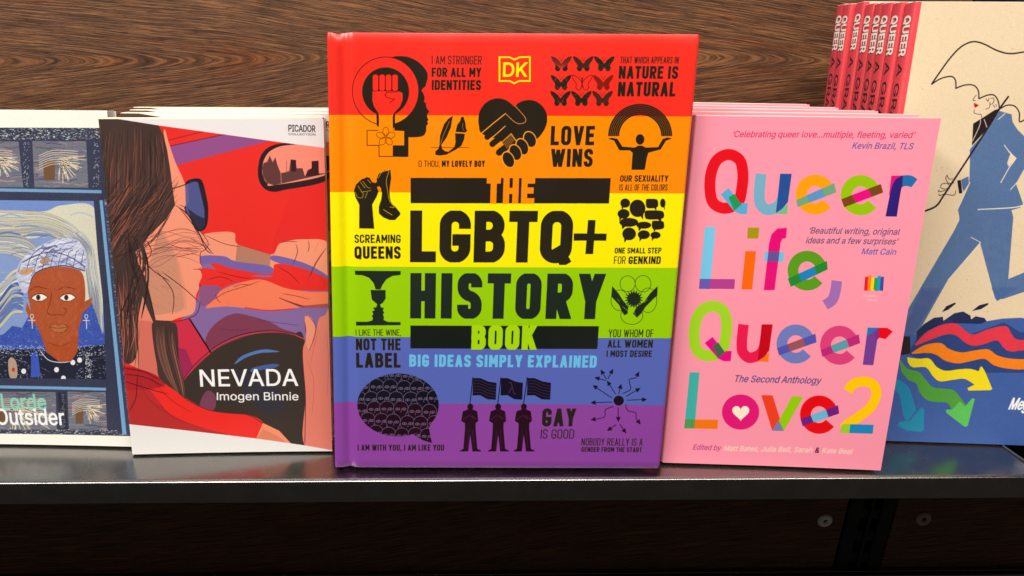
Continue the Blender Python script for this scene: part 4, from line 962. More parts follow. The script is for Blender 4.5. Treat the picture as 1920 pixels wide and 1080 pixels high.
    P.poly(D([(100, 130), (150, 115), (170, 128), (140, 150), (100, 150)]), (200, 140, 90), smooth=True, a=.8); P.poly(D([(200, 80), (240, 60), (250, 80), (215, 98)]), (170, 120, 80), smooth=True, a=.8)
    P.stroke(D([(110, 90), (220, 40), (330, 50), (432, 110)]), 1.4, (56, 50, 90)); P.stroke(D([(150, 200), (172, 150), (230, 118), (330, 105), (430, 132)]), 1.5, (56, 40, 70))
    for cx in (160, 437):      # looped-cross earrings
        P.ring(*D([(cx, 362)])[0], 2.8, 4, 1.3, (206, 214, 226)); P.stroke(D([(cx-18, 382), (cx+18, 382)]), 1.5, (206, 214, 226)); P.stroke(D([(cx, 374), (cx+2, 424)]), 1.6, (206, 214, 226))
    # frame lines, lower tiles
    P.poly([(-240, 719), (199, 727.5), (199, 733), (-240, 725)], (112, 158, 200))
    P.poly([(187, 376), (193, 376), (238, 815), (230, 815)], (118, 168, 212), clip=M)
    P.poly([(193, 376), (200, 376), (250, 815), (238, 815)], (60, 66, 96), clip=M)
    for i in range(120):
        u = rr.uniform(0, 1); x = 196+u*48; y = 376+u*438
        P.stroke([(x, y), (x+rr.uniform(0, 6), y+rr.uniform(-3, 3))], 1.1, rr.choice([(206, 200, 176), (120, 130, 140), (90, 120, 160)]), clip=M, a=.7)
    tile(-180, 732, -70, 803, 33, 6); tile(-60, 735, 104, 806, 31, 2); tile(126, 735, 198, 806, 32, 3)
    P.poly([(108, 737), (122, 737), (127, 806), (112, 806)], (36, 38, 54))
    for i in range(26): P.stroke([(112+rr.uniform(0, 8), 740+i*2.5), (118+rr.uniform(0, 5), 741+i*2.5)], .7, (150, 156, 176))
    for i in range(0): P.stroke([(112+rr.uniform(0, 10), rr.uniform(738, 805))]*1+[(114+rr.uniform(0, 8), rr.uniform(738, 805))], .5, (90, 96, 116), a=.4)
    P.text('Audre Lorde', (-98, 768), (87, 769.6), 29, (136, 204, 184), bold=.05)
    P.text('Sister Outsider', (-101, 796.3), (121, 797.6), 29, (240, 240, 240), bold=.05)
    P.grain(.014, 6, 2); P.grain(.012, 7)
    return P

# ---------------------------------------------------------------- materials
def new_mat(name):
    m = bpy.data.materials.new(name); m.use_nodes = True
    return m, m.node_tree, m.node_tree.nodes['Principled BSDF']
def L(nt, a, b): nt.links.new(a, b)
def plain(name, col, rough=.5, metal=0.0, spec=.5, bump=0.0, scale=400, coat=0.0):
    m, nt, b = new_mat(name)
    b.inputs['Roughness'].default_value = rough; b.inputs['Metallic'].default_value = metal
    b.inputs['Specular IOR Level'].default_value = spec; b.inputs['Coat Weight'].default_value = coat
    tc = nt.nodes.new('ShaderNodeTexCoord'); n = nt.nodes.new('ShaderNodeTexNoise')
    n.inputs['Scale'].default_value = scale; n.inputs['Detail'].default_value = 5; L(nt, tc.outputs['Object'], n.inputs['Vector'])
    r = nt.nodes.new('ShaderNodeMapRange'); r.inputs[3].default_value = .88; r.inputs[4].default_value = 1.1; L(nt, n.outputs[0], r.inputs[0])
    mx = nt.nodes.new('ShaderNodeVectorMath'); mx.operation = 'SCALE'; mx.inputs[0].default_value = col; L(nt, r.outputs[0], mx.inputs['Scale'])
    L(nt, mx.outputs[0], b.inputs['Base Color'])
    if bump:
        bp = nt.nodes.new('ShaderNodeBump'); bp.inputs['Strength'].default_value = bump; bp.inputs['Distance'].default_value = .0006
        L(nt, n.outputs[0], bp.inputs['Height']); L(nt, bp.outputs[0], b.inputs['Normal'])
    return m
def lin(c): return tuple(((v/255)/12.92 if v/255 <= .04045 else ((v/255+.055)/1.055)**2.4) for v in c)
ALB = .86
def printed(name, P, rough=.33, spec=.5, coat=0.0):
    m, nt, b = new_mat(name)
    t = nt.nodes.new('ShaderNodeTexImage'); t.image = P.image(name); t.interpolation = 'Cubic'; t.extension = 'EXTEND'
    s = nt.nodes.new('ShaderNodeVectorMath'); s.operation = 'SCALE'; s.inputs['Scale'].default_value = ALB
    L(nt, t.outputs['Color'], s.inputs[0]); L(nt, s.outputs[0], b.inputs['Base Color'])
    tc = nt.nodes.new('ShaderNodeTexCoord'); n = nt.nodes.new('ShaderNodeTexNoise'); n.inputs['Scale'].default_value = 22; n.inputs['Detail'].default_value = 6
    L(nt, tc.outputs['Object'], n.inputs['Vector'])
    r = nt.nodes.new('ShaderNodeMapRange'); r.inputs[1].default_value = .35; r.inputs[2].default_value = .7; r.inputs[3].default_value = rough-.05; r.inputs[4].default_value = rough+.1
    L(nt, n.outputs[0], r.inputs[0]); L(nt, r.outputs[0], b.inputs['Roughness'])
    b.inputs['Specular IOR Level'].default_value = spec; b.inputs['Coat Weight'].default_value = coat; b.inputs['Coat Roughness'].default_value = .15
    n2 = nt.nodes.new('ShaderNodeTexNoise'); n2.inputs['Scale'].default_value = 9; L(nt, tc.outputs['Object'], n2.inputs['Vector'])
    bp = nt.nodes.new('ShaderNodeBump'); bp.inputs['Strength'].default_value = .25; bp.inputs['Distance'].default_value = .002
    L(nt, n2.outputs[0], bp.inputs['Height']); L(nt, bp.outputs[0], b.inputs['Normal'])
    return m
def pages_mat(name, col, axis='Y', freq=5200):
    m, nt, b = new_mat(name); b.inputs['Roughness'].default_value = .8
    tc = nt.nodes.new('ShaderNodeTexCoord'); mp = nt.nodes.new('ShaderNodeMapping'); mp.inputs['Scale'].default_value = (6, freq, 6)
    L(nt, tc.outputs['Object'], mp.inputs['Vector'])
    n = nt.nodes.new('ShaderNodeTexNoise'); n.inputs['Scale'].default_value = 1; n.inputs['Detail'].default_value = 3; L(nt, mp.outputs[0], n.inputs['Vector'])
    r = nt.nodes.new('ShaderNodeMapRange'); r.inputs[1].default_value = .3; r.inputs[2].default_value = .7; r.inputs[3].default_value = .72; r.inputs[4].default_value = 1.04; L(nt, n.outputs[0], r.inputs[0])
    s = nt.nodes.new('ShaderNodeVectorMath'); s.operation = 'SCALE'; s.inputs[0].default_value = col; L(nt, r.outputs[0], s.inputs['Scale']); L(nt, s.outputs[0], b.inputs['Base Color'])
    bp = nt.nodes.new('ShaderNodeBump'); bp.inputs['Strength'].default_value = .5; bp.inputs['Distance'].default_value = .0003; L(nt, n.outputs[0], bp.inputs['Height']); L(nt, bp.outputs[0], b.inputs['Normal'])
    return m

def wood_mat():
    m, nt, b = new_mat('walnut_veneer')
    N = nt.nodes; tc = N.new('ShaderNodeTexCoord'); sp = N.new('ShaderNodeSeparateXYZ'); L(nt, tc.outputs['Object'], sp.inputs[0])
    def M(op, a, c=None, d=None):
        n = N.new('ShaderNodeMath'); n.operation = op
        for i, v in enumerate((a, c, d)):
            if v is None: continue
            if isinstance(v, (int, float)): n.inputs[i].default_value = v
            else: L(nt, v, n.inputs[i])
        return n.outputs[0]
    def noise(vec, sc_, det, rough=.5):
        n = N.new('ShaderNodeTexNoise'); n.inputs['Scale'].default_value = sc_; n.inputs['Detail'].default_value = det; n.inputs['Roughness'].default_value = rough
        L(nt, vec, n.inputs['Vector']); return n.outputs[0]
    def comb(x, y, z):
        c = N.new('ShaderNodeCombineXYZ')
        for i, v in enumerate((x, y, z)):
            if isinstance(v, (int, float)): c.inputs[i].default_value = v
            else: L(nt, v, c.inputs[i])
        return c.outputs[0]
    x, z = sp.outputs[0], sp.outputs[2]
    warp = M('MULTIPLY', M('SUBTRACT', noise(comb(M('MULTIPLY', x, 2.2), 0, M('MULTIPLY', z, 7)), 1, 2), .5), .028)
    zz = M('ADD', M('SUBTRACT', z, .231), warp)
    az = M('SQRT', M('ADD', M('MULTIPLY', zz, zz), .00002))
    sx = M('ADD', x, M('MULTIPLY', M('SINE', M('MULTIPLY', x, 7.0)), .05))
    f = M('ADD', M('MULTIPLY', az, 1.0), M('MULTIPLY', sx, .115))       # nested arrow-shaped growth lines
    wob = M('MULTIPLY', M('SUBTRACT', noise(comb(M('MULTIPLY', x, 14), 0, M('MULTIPLY', z, 60)), 1, 3), .5), .0035)
    f2 = M('ADD', f, wob)
    fine = noise(comb(M('MULTIPLY', x, 22), 3.0, M('MULTIPLY', f2, 1150)), 1, 4, .62)
    mid = noise(comb(M('MULTIPLY', x, 9.0), 9.0, M('MULTIPLY', f2, 260)), 1, 3)
    big = noise(comb(M('MULTIPLY', x, 1.6), 5.0, M('MULTIPLY', f2, 22)), 1, 2)
    pore = noise(comb(M('MULTIPLY', x, 75), 1.0, M('MULTIPLY', f2, 1500)), 1, 2, .7)
    v = M('ADD', M('ADD', M('MULTIPLY', fine, .84), M('MULTIPLY', mid, .10)), M('MULTIPLY', big, .06))
    cr = N.new('ShaderNodeValToRGB'); e = cr.color_ramp.elements
    e[0].position = .30; e[0].color = (*lin((44, 25, 15)), 1); e[1].position = .72; e[1].color = (*lin((150, 104, 66)), 1)
    for p, c in ((.43, (72, 46, 30)), (.50, (94, 62, 40)), (.57, (118, 79, 50))):
        q = e.new(p); q.color = (*lin(c), 1)
    L(nt, v, cr.inputs[0])
    hue = noise(comb(M('MULTIPLY', x, 7), 2.0, M('MULTIPLY', f2, 70)), 1, 2)
    mix = N.new('ShaderNodeMix'); mix.data_type = 'RGBA'; mix.blend_type = 'MULTIPLY'
    mr = N.new('ShaderNodeMapRange'); mr.inputs[1].default_value = .55; mr.inputs[2].default_value = .80; L(nt, hue, mr.inputs[0]); L(nt, mr.outputs[0], mix.inputs[0])
    L(nt, cr.outputs[0], mix.inputs[6]); mix.inputs[7].default_value = (1.3, .86, .55, 1)
    pm = N.new('ShaderNodeMapRange'); pm.inputs[1].default_value = .50; pm.inputs[2].default_value = .66; pm.inputs[3].default_value = 1.08; pm.inputs[4].default_value = .42; L(nt, pore, pm.inputs[0])
    s = N.new('ShaderNodeVectorMath'); s.operation = 'SCALE'; L(nt, mix.outputs[2], s.inputs[0]); L(nt, pm.outputs[0], s.inputs['Scale'])
    L(nt, s.outputs[0], b.inputs['Base Color']); b.inputs['Roughness'].default_value = .5; b.inputs['Specular IOR Level'].default_value = .35
    bp = N.new('ShaderNodeBump'); bp.inputs['Strength'].default_value = .5; bp.inputs['Distance'].default_value = .0008
    L(nt, M('ADD', fine, M('MULTIPLY', pore, -.4)), bp.inputs['Height']); L(nt, bp.outputs[0], b.inputs['Normal'])
    return m

def shelf_mat():
    m, nt, b = new_mat('satin_black_steel'); N = nt.nodes
    tc = N.new('ShaderNodeTexCoord')
    n = N.new('ShaderNodeTexNoise'); n.inputs['Scale'].default_value = 55; n.inputs['Detail'].default_value = 7; n.inputs['Roughness'].default_value = .65; L(nt, tc.outputs['Object'], n.inputs['Vector'])
    r = N.new('ShaderNodeMapRange'); r.inputs[1].default_value = .35; r.inputs[2].default_value = .7; r.inputs[3].default_value = .20; r.inputs[4].default_value = .31; L(nt, n.outputs[0], r.inputs[0]); L(nt, r.outputs[0], b.inputs['Roughness'])
    # dust specks and rub marks
    d = N.new('ShaderNodeTexNoise'); d.inputs['Scale'].default_value = 900; d.inputs['Detail'].default_value = 2; L(nt, tc.outputs['Object'], d.inputs['Vector'])
    d2 = N.new('ShaderNodeTexNoise'); d2.inputs['Scale'].default_value = 14; d2.inputs['Detail'].default_value = 4; L(nt, tc.outputs['Object'], d2.inputs['Vector'])
    a = N.new('ShaderNodeMapRange'); a.inputs[1].default_value = .66; a.inputs[2].default_value = .74; L(nt, d.outputs[0], a.inputs[0])
    a2 = N.new('ShaderNodeMapRange'); a2.inputs[1].default_value = .45; a2.inputs[2].default_value = .7; L(nt, d2.outputs[0], a2.inputs[0])
    mu = N.new('ShaderNodeMath'); mu.operation = 'MULTIPLY'; L(nt, a.outputs[0], mu.inputs[0]); L(nt, a2.outputs[0], mu.inputs[1])
    mx = N.new('ShaderNodeMix'); mx.data_type = 'RGBA'; L(nt, mu.outputs[0], mx.inputs[0]); mx.inputs[6].default_value = (.25, .24, .228, 1); mx.inputs[7].default_value = (.30, .285, .26, 1)
    L(nt, mx.outputs[2], b.inputs['Base Color']); b.inputs['Metallic'].default_value = 1.0
    bp = N.new('ShaderNodeBump'); bp.inputs['Strength'].default_value = .05; bp.inputs['Distance'].default_value = .0003; L(nt, n.outputs[0], bp.inputs['Height'])
    return m

# ---------------------------------------------------------------- mesh helpers
def obj(name, bm, mats, parent=None, smooth=False):
    me = bpy.data.meshes.new(name); bm.to_mesh(me); bm.free()
    for m in (mats if isinstance(mats, (list, tuple)) else [mats]): me.materials.append(m)
    if smooth:
        for p in me.polygons: p.use_smooth = True
    o = bpy.data.objects.new(name, me); COL.objects.link(o)
    if parent: o.parent = parent
    return o
def box(x0, x1, y0, y1, z0, z1, bev=0.0, seg=2):
    bm = bmesh.new(); bmesh.ops.create_cube(bm, size=1)
    for v in bm.verts: v.co = Vector((x0+(v.co.x+.5)*(x1-x0), y0+(v.co.y+.5)*(y1-y0), z0+(v.co.z+.5)*(z1-z0)))
    if bev: bmesh.ops.bevel(bm, geom=bm.edges[:], offset=bev, segments=seg, affect='EDGES', profile=.6)
    return bm
def sheet(W, H, T, shape, nx=24, nz=32, front=0, edge=1, fringe=None):
    """a board in the xz plane, front face at y = shape(u, v), thickness T; UV covers the front"""
    bm = bmesh.new(); uvl = bm.loops.layers.uv.new('UVMap')
    A = [[None]*(nz+1) for _ in range(nx+1)]; B = [[None]*(nz+1) for _ in range(nx+1)]
    us = [i/nx for i in range(nx+1)] if fringe is None else fringe
    for i in range(nx+1):
        for j in range(nz+1):
            u, v = us[i], j/nz
            dx, dy, dz = shape(u, v)
            A[i][j] = bm.verts.new((u*W+dx, dy, v*H+dz)); B[i][j] = bm.verts.new((u*W+dx, dy+T, v*H+dz))
    def q(vs, mi, uv=None):
        f = bm.faces.new(vs); f.material_index = mi; f.smooth = mi == front
        if uv:
            for lp, c in zip(f.loops, uv): lp[uvl].uv = c
    for i in range(nx):
        for j in range(nz):
            c = [(us[i], j/nz), (us[i+1], j/nz), (us[i+1], (j+1)/nz), (us[i], (j+1)/nz)]
            q([A[i][j], A[i+1][j], A[i+1][j+1], A[i][j+1]], front, c)
            q([B[i][j], B[i][j+1], B[i+1][j+1], B[i+1][j]], edge, [c[0], c[3], c[2], c[1]])
    for i in range(nx):
        for j, fl in ((0, 0), (nz, 1)):
            vs = [A[i][j], B[i][j], B[i+1][j], A[i+1][j]]; c = [(us[i], j/nz)]*2+[(us[i+1], j/nz)]*2; q(vs[::-1] if fl else vs, edge, c[::-1] if fl else c)
    for j in range(nz):
        for i, fl in ((0, 1), (nx, 0)):
            vs = [A[i][j], B[i][j], B[i][j+1], A[i][j+1]]; c = [(us[i], j/nz)]*2+[(us[i], (j+1)/nz)]*2; q(vs if not fl else vs[::-1], edge, c if not fl else c[::-1])
    bmesh.ops.recalc_face_normals(bm, faces=bm.faces)
    bmesh.ops.split_edges(bm, edges=[e for e in bm.edges if len(e.link_faces) == 2 and e.link_faces[0].material_index != e.link_faces[1].material_index or len(e.link_faces) == 2 and e.calc_face_angle(0) > 1.0])
    return bm

def tag(o, label, cat, group=None, kind=None):
    if label: o['label'] = label
    if cat: o['category'] = cat
    if group: o['group'] = group
    if kind: o['kind'] = kind
    return o
def thing(name, label, cat, group=None):
    o = bpy.data.objects.new(name, None); o.empty_display_size = .02; COL.objects.link(o)
    return tag(o, label, cat, group)
def dup(root, label):
    r = root.copy(); COL.objects.link(r); r['label'] = label
    for ch in list(root.children):
        c = ch.copy(); COL.objects.link(c); c.parent = r
    return r
def pose(o, x, y, yaw, lean, T, roll=0.0):
    o.location = (x, y, T*math.sin(math.radians(lean))+.0002)
    o.rotation_euler = (-math.radians(lean), math.radians(roll), math.radians(yaw))

# ---------------------------------------------------------------- the shelf and the wall behind it
WOOD, STEEL = wood_mat(), shelf_mat()
DARK = plain('black_powder_coat', (.005, .005, .005), .5, 0, .3, .3, 900)
ZINC = plain('zinc_screw', (.92, .90, .87), .45, 0.0, .5, .2, 500)
SOCK = plain('screw_recess', (.03, .028, .026), .5, .4)
YAW = math.radians(1.1)
def place(o, x=.07, y=.3825, z=0.0): o.location = (x, y, z); o.rotation_euler = (0, 0, YAW)

wall = bpy.data.objects.new('wall', None); COL.objects.link(wall); place(wall); wall['kind'] = 'structure'
WY = .196
POSTX0, POSTX1 = .3497, .3945
SC1, SC2 = (.3302, -.1815), (.4235, -.1800)
def wood_panel(x0, x1, z0, z1, label):
    o = obj('panel', box(x0, x1, WY, WY+.018, z0, z1, .0008, 2), WOOD, wall); o['label'] = label; return o
wood_panel(-.95, POSTX0-.001, -.2365, .62, 'wide walnut back panel left of the black upright')
wood_panel(POSTX1+.001, .95, -.2365, .62, 'walnut back panel right of the black upright')
wood_panel(-.95, .95, -.78, -.2395, 'walnut back panel below the lower rail')
up = thing('wall_upright', 'black slotted steel upright in the back wall below the running figure comic', 'upright')
place(up)
def slotted():
    bm = bmesh.new()
    def add(b):
        me = bpy.data.meshes.new('t'); b.to_mesh(me); b.free(); bm.from_mesh(me); bpy.data.meshes.remove(me)
    w = POSTX1-POSTX0; cx = (POSTX0+POSTX1)/2
    for s in (-1, 1):
        add(box(cx-w/2+.001 if s < 0 else cx+.009, cx-.009 if s < 0 else cx+w/2-.001, WY-.001, WY+.014, -.78, .62, .0006, 1))
        add(box(cx-.0012 if s < 0 else cx+.0012-.0024, cx+.0012, WY-.0002*(s+2), WY+.012, -.78, .62) if s > 0 else box(cx-.0014, cx+.0014, WY-.0012, WY+.012, -.78, .62))
    z = -.78
    while z < .61:
        add(box(cx-.0091, cx+.0091, WY+.0002, WY+.010, z, z+.011)); z += .025
    return bm
obj('slotted_channel', slotted(), DARK, up)
obj('channel_back', box(POSTX0, POSTX1, WY+.0145, WY+.018, -.78, .62), DARK, up)
def screw(x, z, r, tilt, nm, mat):
    bm = bmesh.new()
    prof = [(0.0022, .0012), (.0022, -.0008), (.0032, -.0016), (r*.80, -.0015), (r*.93, -.0007), (r, .0002), (r, .0012)]
    n = 28; rings = []
    for rr_, yy in prof: rings.append([bm.verts.new((rr_*math.cos(2*math.pi*k/n), yy, rr_*math.sin(2*math.pi*k/n))) for k in range(n)])
    for a, b_ in zip(rings, rings[1:]):
        for k in range(n): bm.faces.new((a[k], a[(k+1) % n], b_[(k+1) % n], b_[k]))
    bmesh.ops.recalc_face_normals(bm, faces=bm.faces)
    o = obj('screw', bm, mat, wall, True); o.location = (x, WY-.0008, z); o.rotation_euler = (math.radians(tilt), 0, 0)
    o['label'] = nm
    bm = bmesh.new(); bmesh.ops.create_circle(bm, cap_ends=True, segments=6, radius=.0023)
    for v in bm.verts: v.co = Vector((v.co.x, .0008, v.co.y))
    s = obj('hex_socket', bm, SOCK, o)
ZINC2 = plain('dull_brown_screw', (.42, .30, .26), .45, 0.0, .5, .2, 500)
screw(SC1[0], SC1[1], .0068, 3, 'bright zinc screw head left of the black upright', ZINC)
screw(SC2[0], SC2[1], .0072, -3, 'dull brown screw head right of the black upright', ZINC2)

shelf = thing('shelf', 'black steel shelf with a rolled front edge carrying the upright books', 'shelf'); place(shelf)
obj('shelf_plate', box(-.80, .3205, .00305, WY-.004, -.0015, 0.0), STEEL, shelf)
def lip(x0, x1):
    """front edge: plate rolled over and down"""
    bm = bmesh.new(); prof = []
    for k in range(9):
        a = math.radians(90*k/8); prof.append((.003-.003*math.sin(a), -.0014+.0014*math.cos(a)))
    prof += [(0, -.0140), (.0004, -.0153), (.0016, -.0160), (.010, -.0160), (.010, -.0146), (.0014, -.0144), (.0014, -.003), (.003, -.0016)]
    r0 = [bm.verts.new((x0, y, z)) for y, z in prof]; r1 = [bm.verts.new((x1, y, z)) for y, z in prof]
    n = len(prof)
    for k in range(n): bm.faces.new((r0[k], r0[(k+1) % n], r1[(k+1) % n], r1[k]))
    bm.faces.new(r0); bm.faces.new(r1[::-1])
    bmesh.ops.recalc_face_normals(bm, faces=bm.faces)
    return bm
o = obj('front_lip', lip(-.80, .3205), STEEL, shelf)
for p in o.data.polygons: p.use_smooth = True
es = o.modifiers.new('split', 'EDGE_SPLIT'); es.split_angle = math.radians(28)
obj('end_flange', box(.3207, .3221, .004, WY-.004, -.016, .0012, .0004, 1), STEEL, shelf)
s2 = thing('shelf', 'next black steel shelf beyond the gap at the right edge of the picture', 'shelf'); place(s2)
obj('shelf_plate', box(.345, .80, .00305, WY-.004, -.0015, 0.0), STEEL, s2)
o = obj('front_lip', lip(.3225, .80), STEEL, s2)
for p in o.data.polygons: p.use_smooth = True
es = o.modifiers.new('split', 'EDGE_SPLIT'); es.split_angle = math.radians(28)
obj('end_flange', box(.343, .3448, .004, WY-.004, -.016, .0012, .0004, 1), STEEL, s2)
low = thing('lower_rail', 'black steel rail across the wood at the very bottom of the picture', 'rail'); place(low)
obj('rail_face', box(-.80, .80, WY-.0035, WY-.0002, -.252, -.2375, .0008, 2), STEEL, low)
obj('rail_lip', box(-.80, .80, WY-.009, WY-.0037, -.2400, -.2385, .0004, 1), STEEL, low)

# ---------------------------------------------------------------- books
CREAM = pages_mat('cream_page_edges', (.80, .72, .55)); WHITEP = pages_mat('white_page_edges', (.80, .77, .70))
PAPER = plain('white_cover_stock', (.78, .77, .74), .6)
PINK = plain('pink_cover_stock', tuple(v*ALB for v in lin((250, 150, 172))), .38, bump=.05)
REDC = plain('red_cover_cloth', tuple(v*ALB for v in lin((236, 40, 30))), .36)
CORAL = plain('coral_cover_stock', tuple(v*ALB for v in lin((212, 66, 80))), .4)
NAVY = plain('navy_cover_stock', tuple(v*ALB for v in lin((52, 56, 80))), .45)
HAIRC = plain('dark_brown_cover_stock', tuple(v*ALB for v in lin((66, 48, 44))), .45)

def paperback(name, label, key, front, spine, back, pages, group, edge=PAPER, curl=.0018, cor=0.3, seed=0):
    _, _, _, W, H, T = POSE[key]
    root = thing(name, label, 'book', group)
    r = random.Random(seed); c1, c2, c3 = r.uniform(.6, 1.2), r.uniform(.0, .6), r.uniform(-.4, .4)
    ct = .00035
    def shape(u, v):
        d = -curl*c1*u**4*(1+.3*math.sin(v*3+c3)) - .0022*cor*(u*v)**14 + .0005*math.sin(u*math.pi)
        rad = .0012                                     # rounded turn into the spine
        t = max(0, 1-u*W/rad)
        d += rad*(1-math.sqrt(max(0, 1-t*t)))
        return 0, d, 0
    us = [0, .002, .004, .007, .011, .018]+[.03+.97*i/22 for i in range(23)]
    us = sorted(us)
    f = obj('front_cover', sheet(W, H, ct, shape, len(us)-1, 24, fringe=us), [front, edge], root)
    # spine: thin board from back to front
    bm = bmesh.new(); uvl = bm.loops.layers.uv.new('UVMap'); n = 8
    ys = [.0012+(T-.0024)*i/n for i in range(n+1)]
    cols = []
    for i, y in enumerate(ys):
        e = -.0003*math.sin(math.pi*i/n)
        cols.append([[bm.verts.new((e+dx, y, z)) for z in (0, H)] for dx in (0, ct)])
    for i in range(n):
        a, b_ = cols[i], cols[i+1]
        fc = bm.faces.new((b_[0][0], a[0][0], a[0][1], b_[0][1])); fc.material_index = 0
        for lp, uv in zip(fc.loops, [(1-(i+1)/n, 0), (1-i/n, 0), (1-i/n, 1), (1-(i+1)/n, 1)]): lp[uvl].uv = uv
        for vs in ((a[1][0], b_[1][0], b_[1][1], a[1][1]), (a[0][1], a[1][1], b_[1][1], b_[0][1]), (a[0][0], b_[0][0], b_[1][0], a[1][0])):
            fc = bm.faces.new(vs); fc.material_index = 1
    for i in (0, n):
        c = cols[i]; fc = bm.faces.new((c[0][0], c[0][1], c[1][1], c[1][0])); fc.material_index = 1
    bmesh.ops.recalc_face_normals(bm, faces=bm.faces)
    obj('spine', bm, [spine, edge], root)
    def bshape(u, v):
        rad = .0012; t = max(0, 1-u*W/rad)
        return 0, -rad*(1-math.sqrt(max(0, 1-t*t))), 0
    b2 = obj('back_cover', sheet(W, H, ct, bshape, len(us)-1, 2, fringe=us), [back, back], root); b2.location.y = T-ct
    pb = bmesh.new()
    k = 12
    def py(y): return .0006*math.sin(math.pi*(y-.0)/T)
    pts = [ct+.0009+(T-2*ct-.0012)*i/k for i in range(k+1)]
    # page block with a slightly hollow fore edge
    rows = []
    for y in pts: rows.append([pb.verts.new((x, y, z)) for x, z in ((ct+.0002, .0003), (W-.0006-py(y), .0003), (W-.0006-py(y), H+.0004), (ct+.0002, H+.0004))])
    for a, b_ in zip(rows, rows[1:]):
        for i in range(4): pb.faces.new((a[i], a[(i+1) % 4], b_[(i+1) % 4], b_[i]))
    pb.faces.new(rows[0][::-1]); pb.faces.new(rows[-1])
    bmesh.ops.recalc_face_normals(pb, faces=pb.faces)
    obj('page_block', pb, pages, root)
    return root

def stack(root, key, copies):
    """copies: list of (dx, extra depth, dyaw, dlean, roll, label)"""
    (x, y), yaw, lean, W, H, T = POSE[key]
    pose(root, x, y, yaw, lean, T)
    n = Vector((-math.sin(math.radians(yaw)), math.cos(math.radians(yaw)), 0))
    u = Vector((math.cos(math.radians(yaw)), math.sin(math.radians(yaw)), 0))
    step = (T+.0004)/math.cos(math.radians(lean)); acc = 0
    for i, (dx, extra, dyaw, dlean, roll, label) in enumerate(copies):
        acc += step+extra
        c = dup(root, label); q = Vector((x, y, 0))+n*acc+u*dx
        pose(c, q.x, q.y, yaw+dyaw, lean+dlean, T, roll); c.location.z += W*math.sin(math.radians(max(roll, 0)))

PINKSTACK = [(-.0030, .0002, -.3, .2, .15, 'second copy from the front of the pink anthology'),
             (-.0180, .0006, -.6, .4, .3, 'third copy of the pink anthology, its corner behind the second'),
             (-.0330, .0008, -.8, .5, .3, 'fourth copy of the pink anthology, its corner furthest left but one'),
             (-.0420, .0010, -.6, .6, .2, 'rearmost pink anthology copy, ending just below the red spines')]
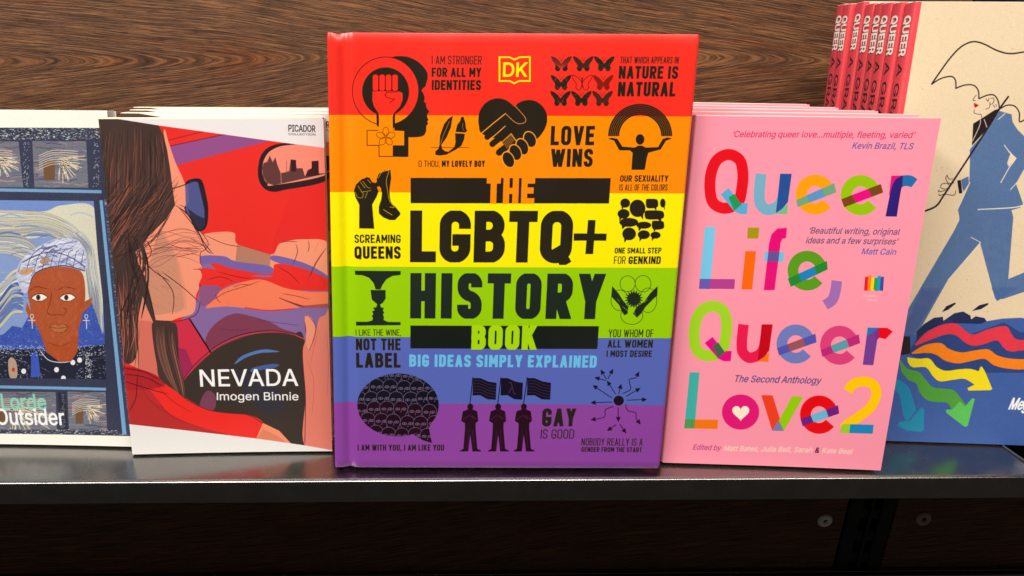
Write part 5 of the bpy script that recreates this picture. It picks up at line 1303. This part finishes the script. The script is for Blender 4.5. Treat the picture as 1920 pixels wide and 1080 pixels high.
# rainbow hardcover
def hardcover():
    (x, y), yaw, lean, W, H, T = POSE['rainbow']
    root = thing('hardcover_book', 'large rainbow striped hardcover history book standing in the middle of the shelf', 'book')
    bt = .0026
    hinge, hw = .0092, .0030
    def shape(u, v):
        s_ = u*W; d = 0.0
        d += .0020*math.exp(-((s_-hinge)/hw)**2)           # pressed joint beside the spine
        for e in (s_, W-s_): d += .0009*max(0, 1-e/.0012)**2
        for e in (v*H, (1-v)*H): d += .0009*max(0, 1-e/.0012)**2
        c = max(0, 1-math.hypot(s_-.006, (1-v)*H)/.0045)    # bumped head of the joint
        return 0, d+.0012*c, -.0006*c
    us = sorted(set([0, .0015, .003, .006]+[.012+.006*i for i in range(14)]+[.1+.89*i/16 for i in range(17)]+[.994, .997, 1.0]))
    RB = printed('rainbow_cover_print', art_rainbow(), .30, .5)
    f = obj('front_cover', sheet(W, H, bt, shape, len(us)-1, 90, fringe=us), [RB, RB], root)
    f.data.polygons.foreach_set('use_smooth', [True]*len(f.data.polygons)); m = f.modifiers.new('split', 'EDGE_SPLIT'); m.split_angle = math.radians(50)
    bm = box(-.0002, .0022, bt-.0004, T-bt-.0002, .0004, H-.0002, .0008, 3); uvl = bm.loops.layers.uv.new('UVMap')
    for fc in bm.faces:
        for lp in fc.loops: lp[uvl].uv = (.004, lp.vert.co.z/H)
    obj('spine', bm, RB, root)
    b = obj('back_cover', box(.0006, W+.0016, T-bt, T, 0, H, .0009, 2), REDC, root); b.rotation_euler = (0, math.radians(-.25), 0); b['label'] = 'plain red back board showing as a thin strip at the right'
    obj('page_block', box(.003, W-.0045, bt+.0003, T-bt-.0003, .004, H-.0032, .0002, 1), WHITEP, root)
    obj('headband', box(.0018, .0029, bt+.0005, T-bt-.0005, H-.004, H-.0022, .0004, 1), PAPER, root)
    pose(root, x, y, yaw, lean, T)
    return root
hardcover()

nv = paperback('paperback_book', 'road trip paperback with white wedge top, front copy of its stack', 'nevada', printed('driver_cover_print', art_nevada(), .34), HAIRC, PAPER, CREAM, 'copies of the road trip paperback', curl=.0005, cor=1.0, seed=2)
stack(nv, 'nevada', [(.0052, .0004, .2, .1, .55, 'second copy from the front of the road trip paperback, shifted to the right'),
                     (.0056, .0003, -.2, .2, .45, 'third copy of the road trip paperback, a thin dark corner above the second'),
                     (.0036, .0006, .3, .3, .3, 'rearmost copy of the road trip paperback, nearest the wood')])
pk = paperback('paperback_book', 'pink anthology paperback with multicoloured letters, front copy of its stack', 'pink', printed('anthology_cover_print', art_pink(), .36), PINK, PINK, CREAM, 'copies of the pink anthology', edge=PAPER, curl=.0006, seed=5)
stack(pk, 'pink', PINKSTACK)
ou = paperback('paperback_book', 'paperback with a painted head-wrapped portrait at the left edge of the picture', 'outsider', printed('portrait_cover_print', art_outsider(), .4), NAVY, PAPER, WHITEP, None, curl=.0006, seed=8)
stack(ou, 'outsider', [])
cm = paperback('comic_book', 'comic with a blue suited figure under an umbrella, front copy at the right', 'comic', printed('running_figure_cover_print', art_comic(), .42), printed('comic_spine_print', art_comic_spine(), .42), CORAL, WHITEP, 'copies of the running figure comic', edge=CORAL, curl=.0006, seed=9)
ords = ['second', 'third', 'fourth', 'fifth', 'sixth', 'seventh']
rc = random.Random(4)
stack(cm, 'comic', [(rc.uniform(-.0018, .0018), rc.uniform(0, .0005), rc.uniform(-.5, .5), rc.uniform(-.1, .25), rc.uniform(-.1, .5), f'{o_} red spine from the right in the row of comics') for o_ in ords]+[(0, .0002, .2, 0, 0, 'leftmost red spine in the row of comics, nearest the wood')])
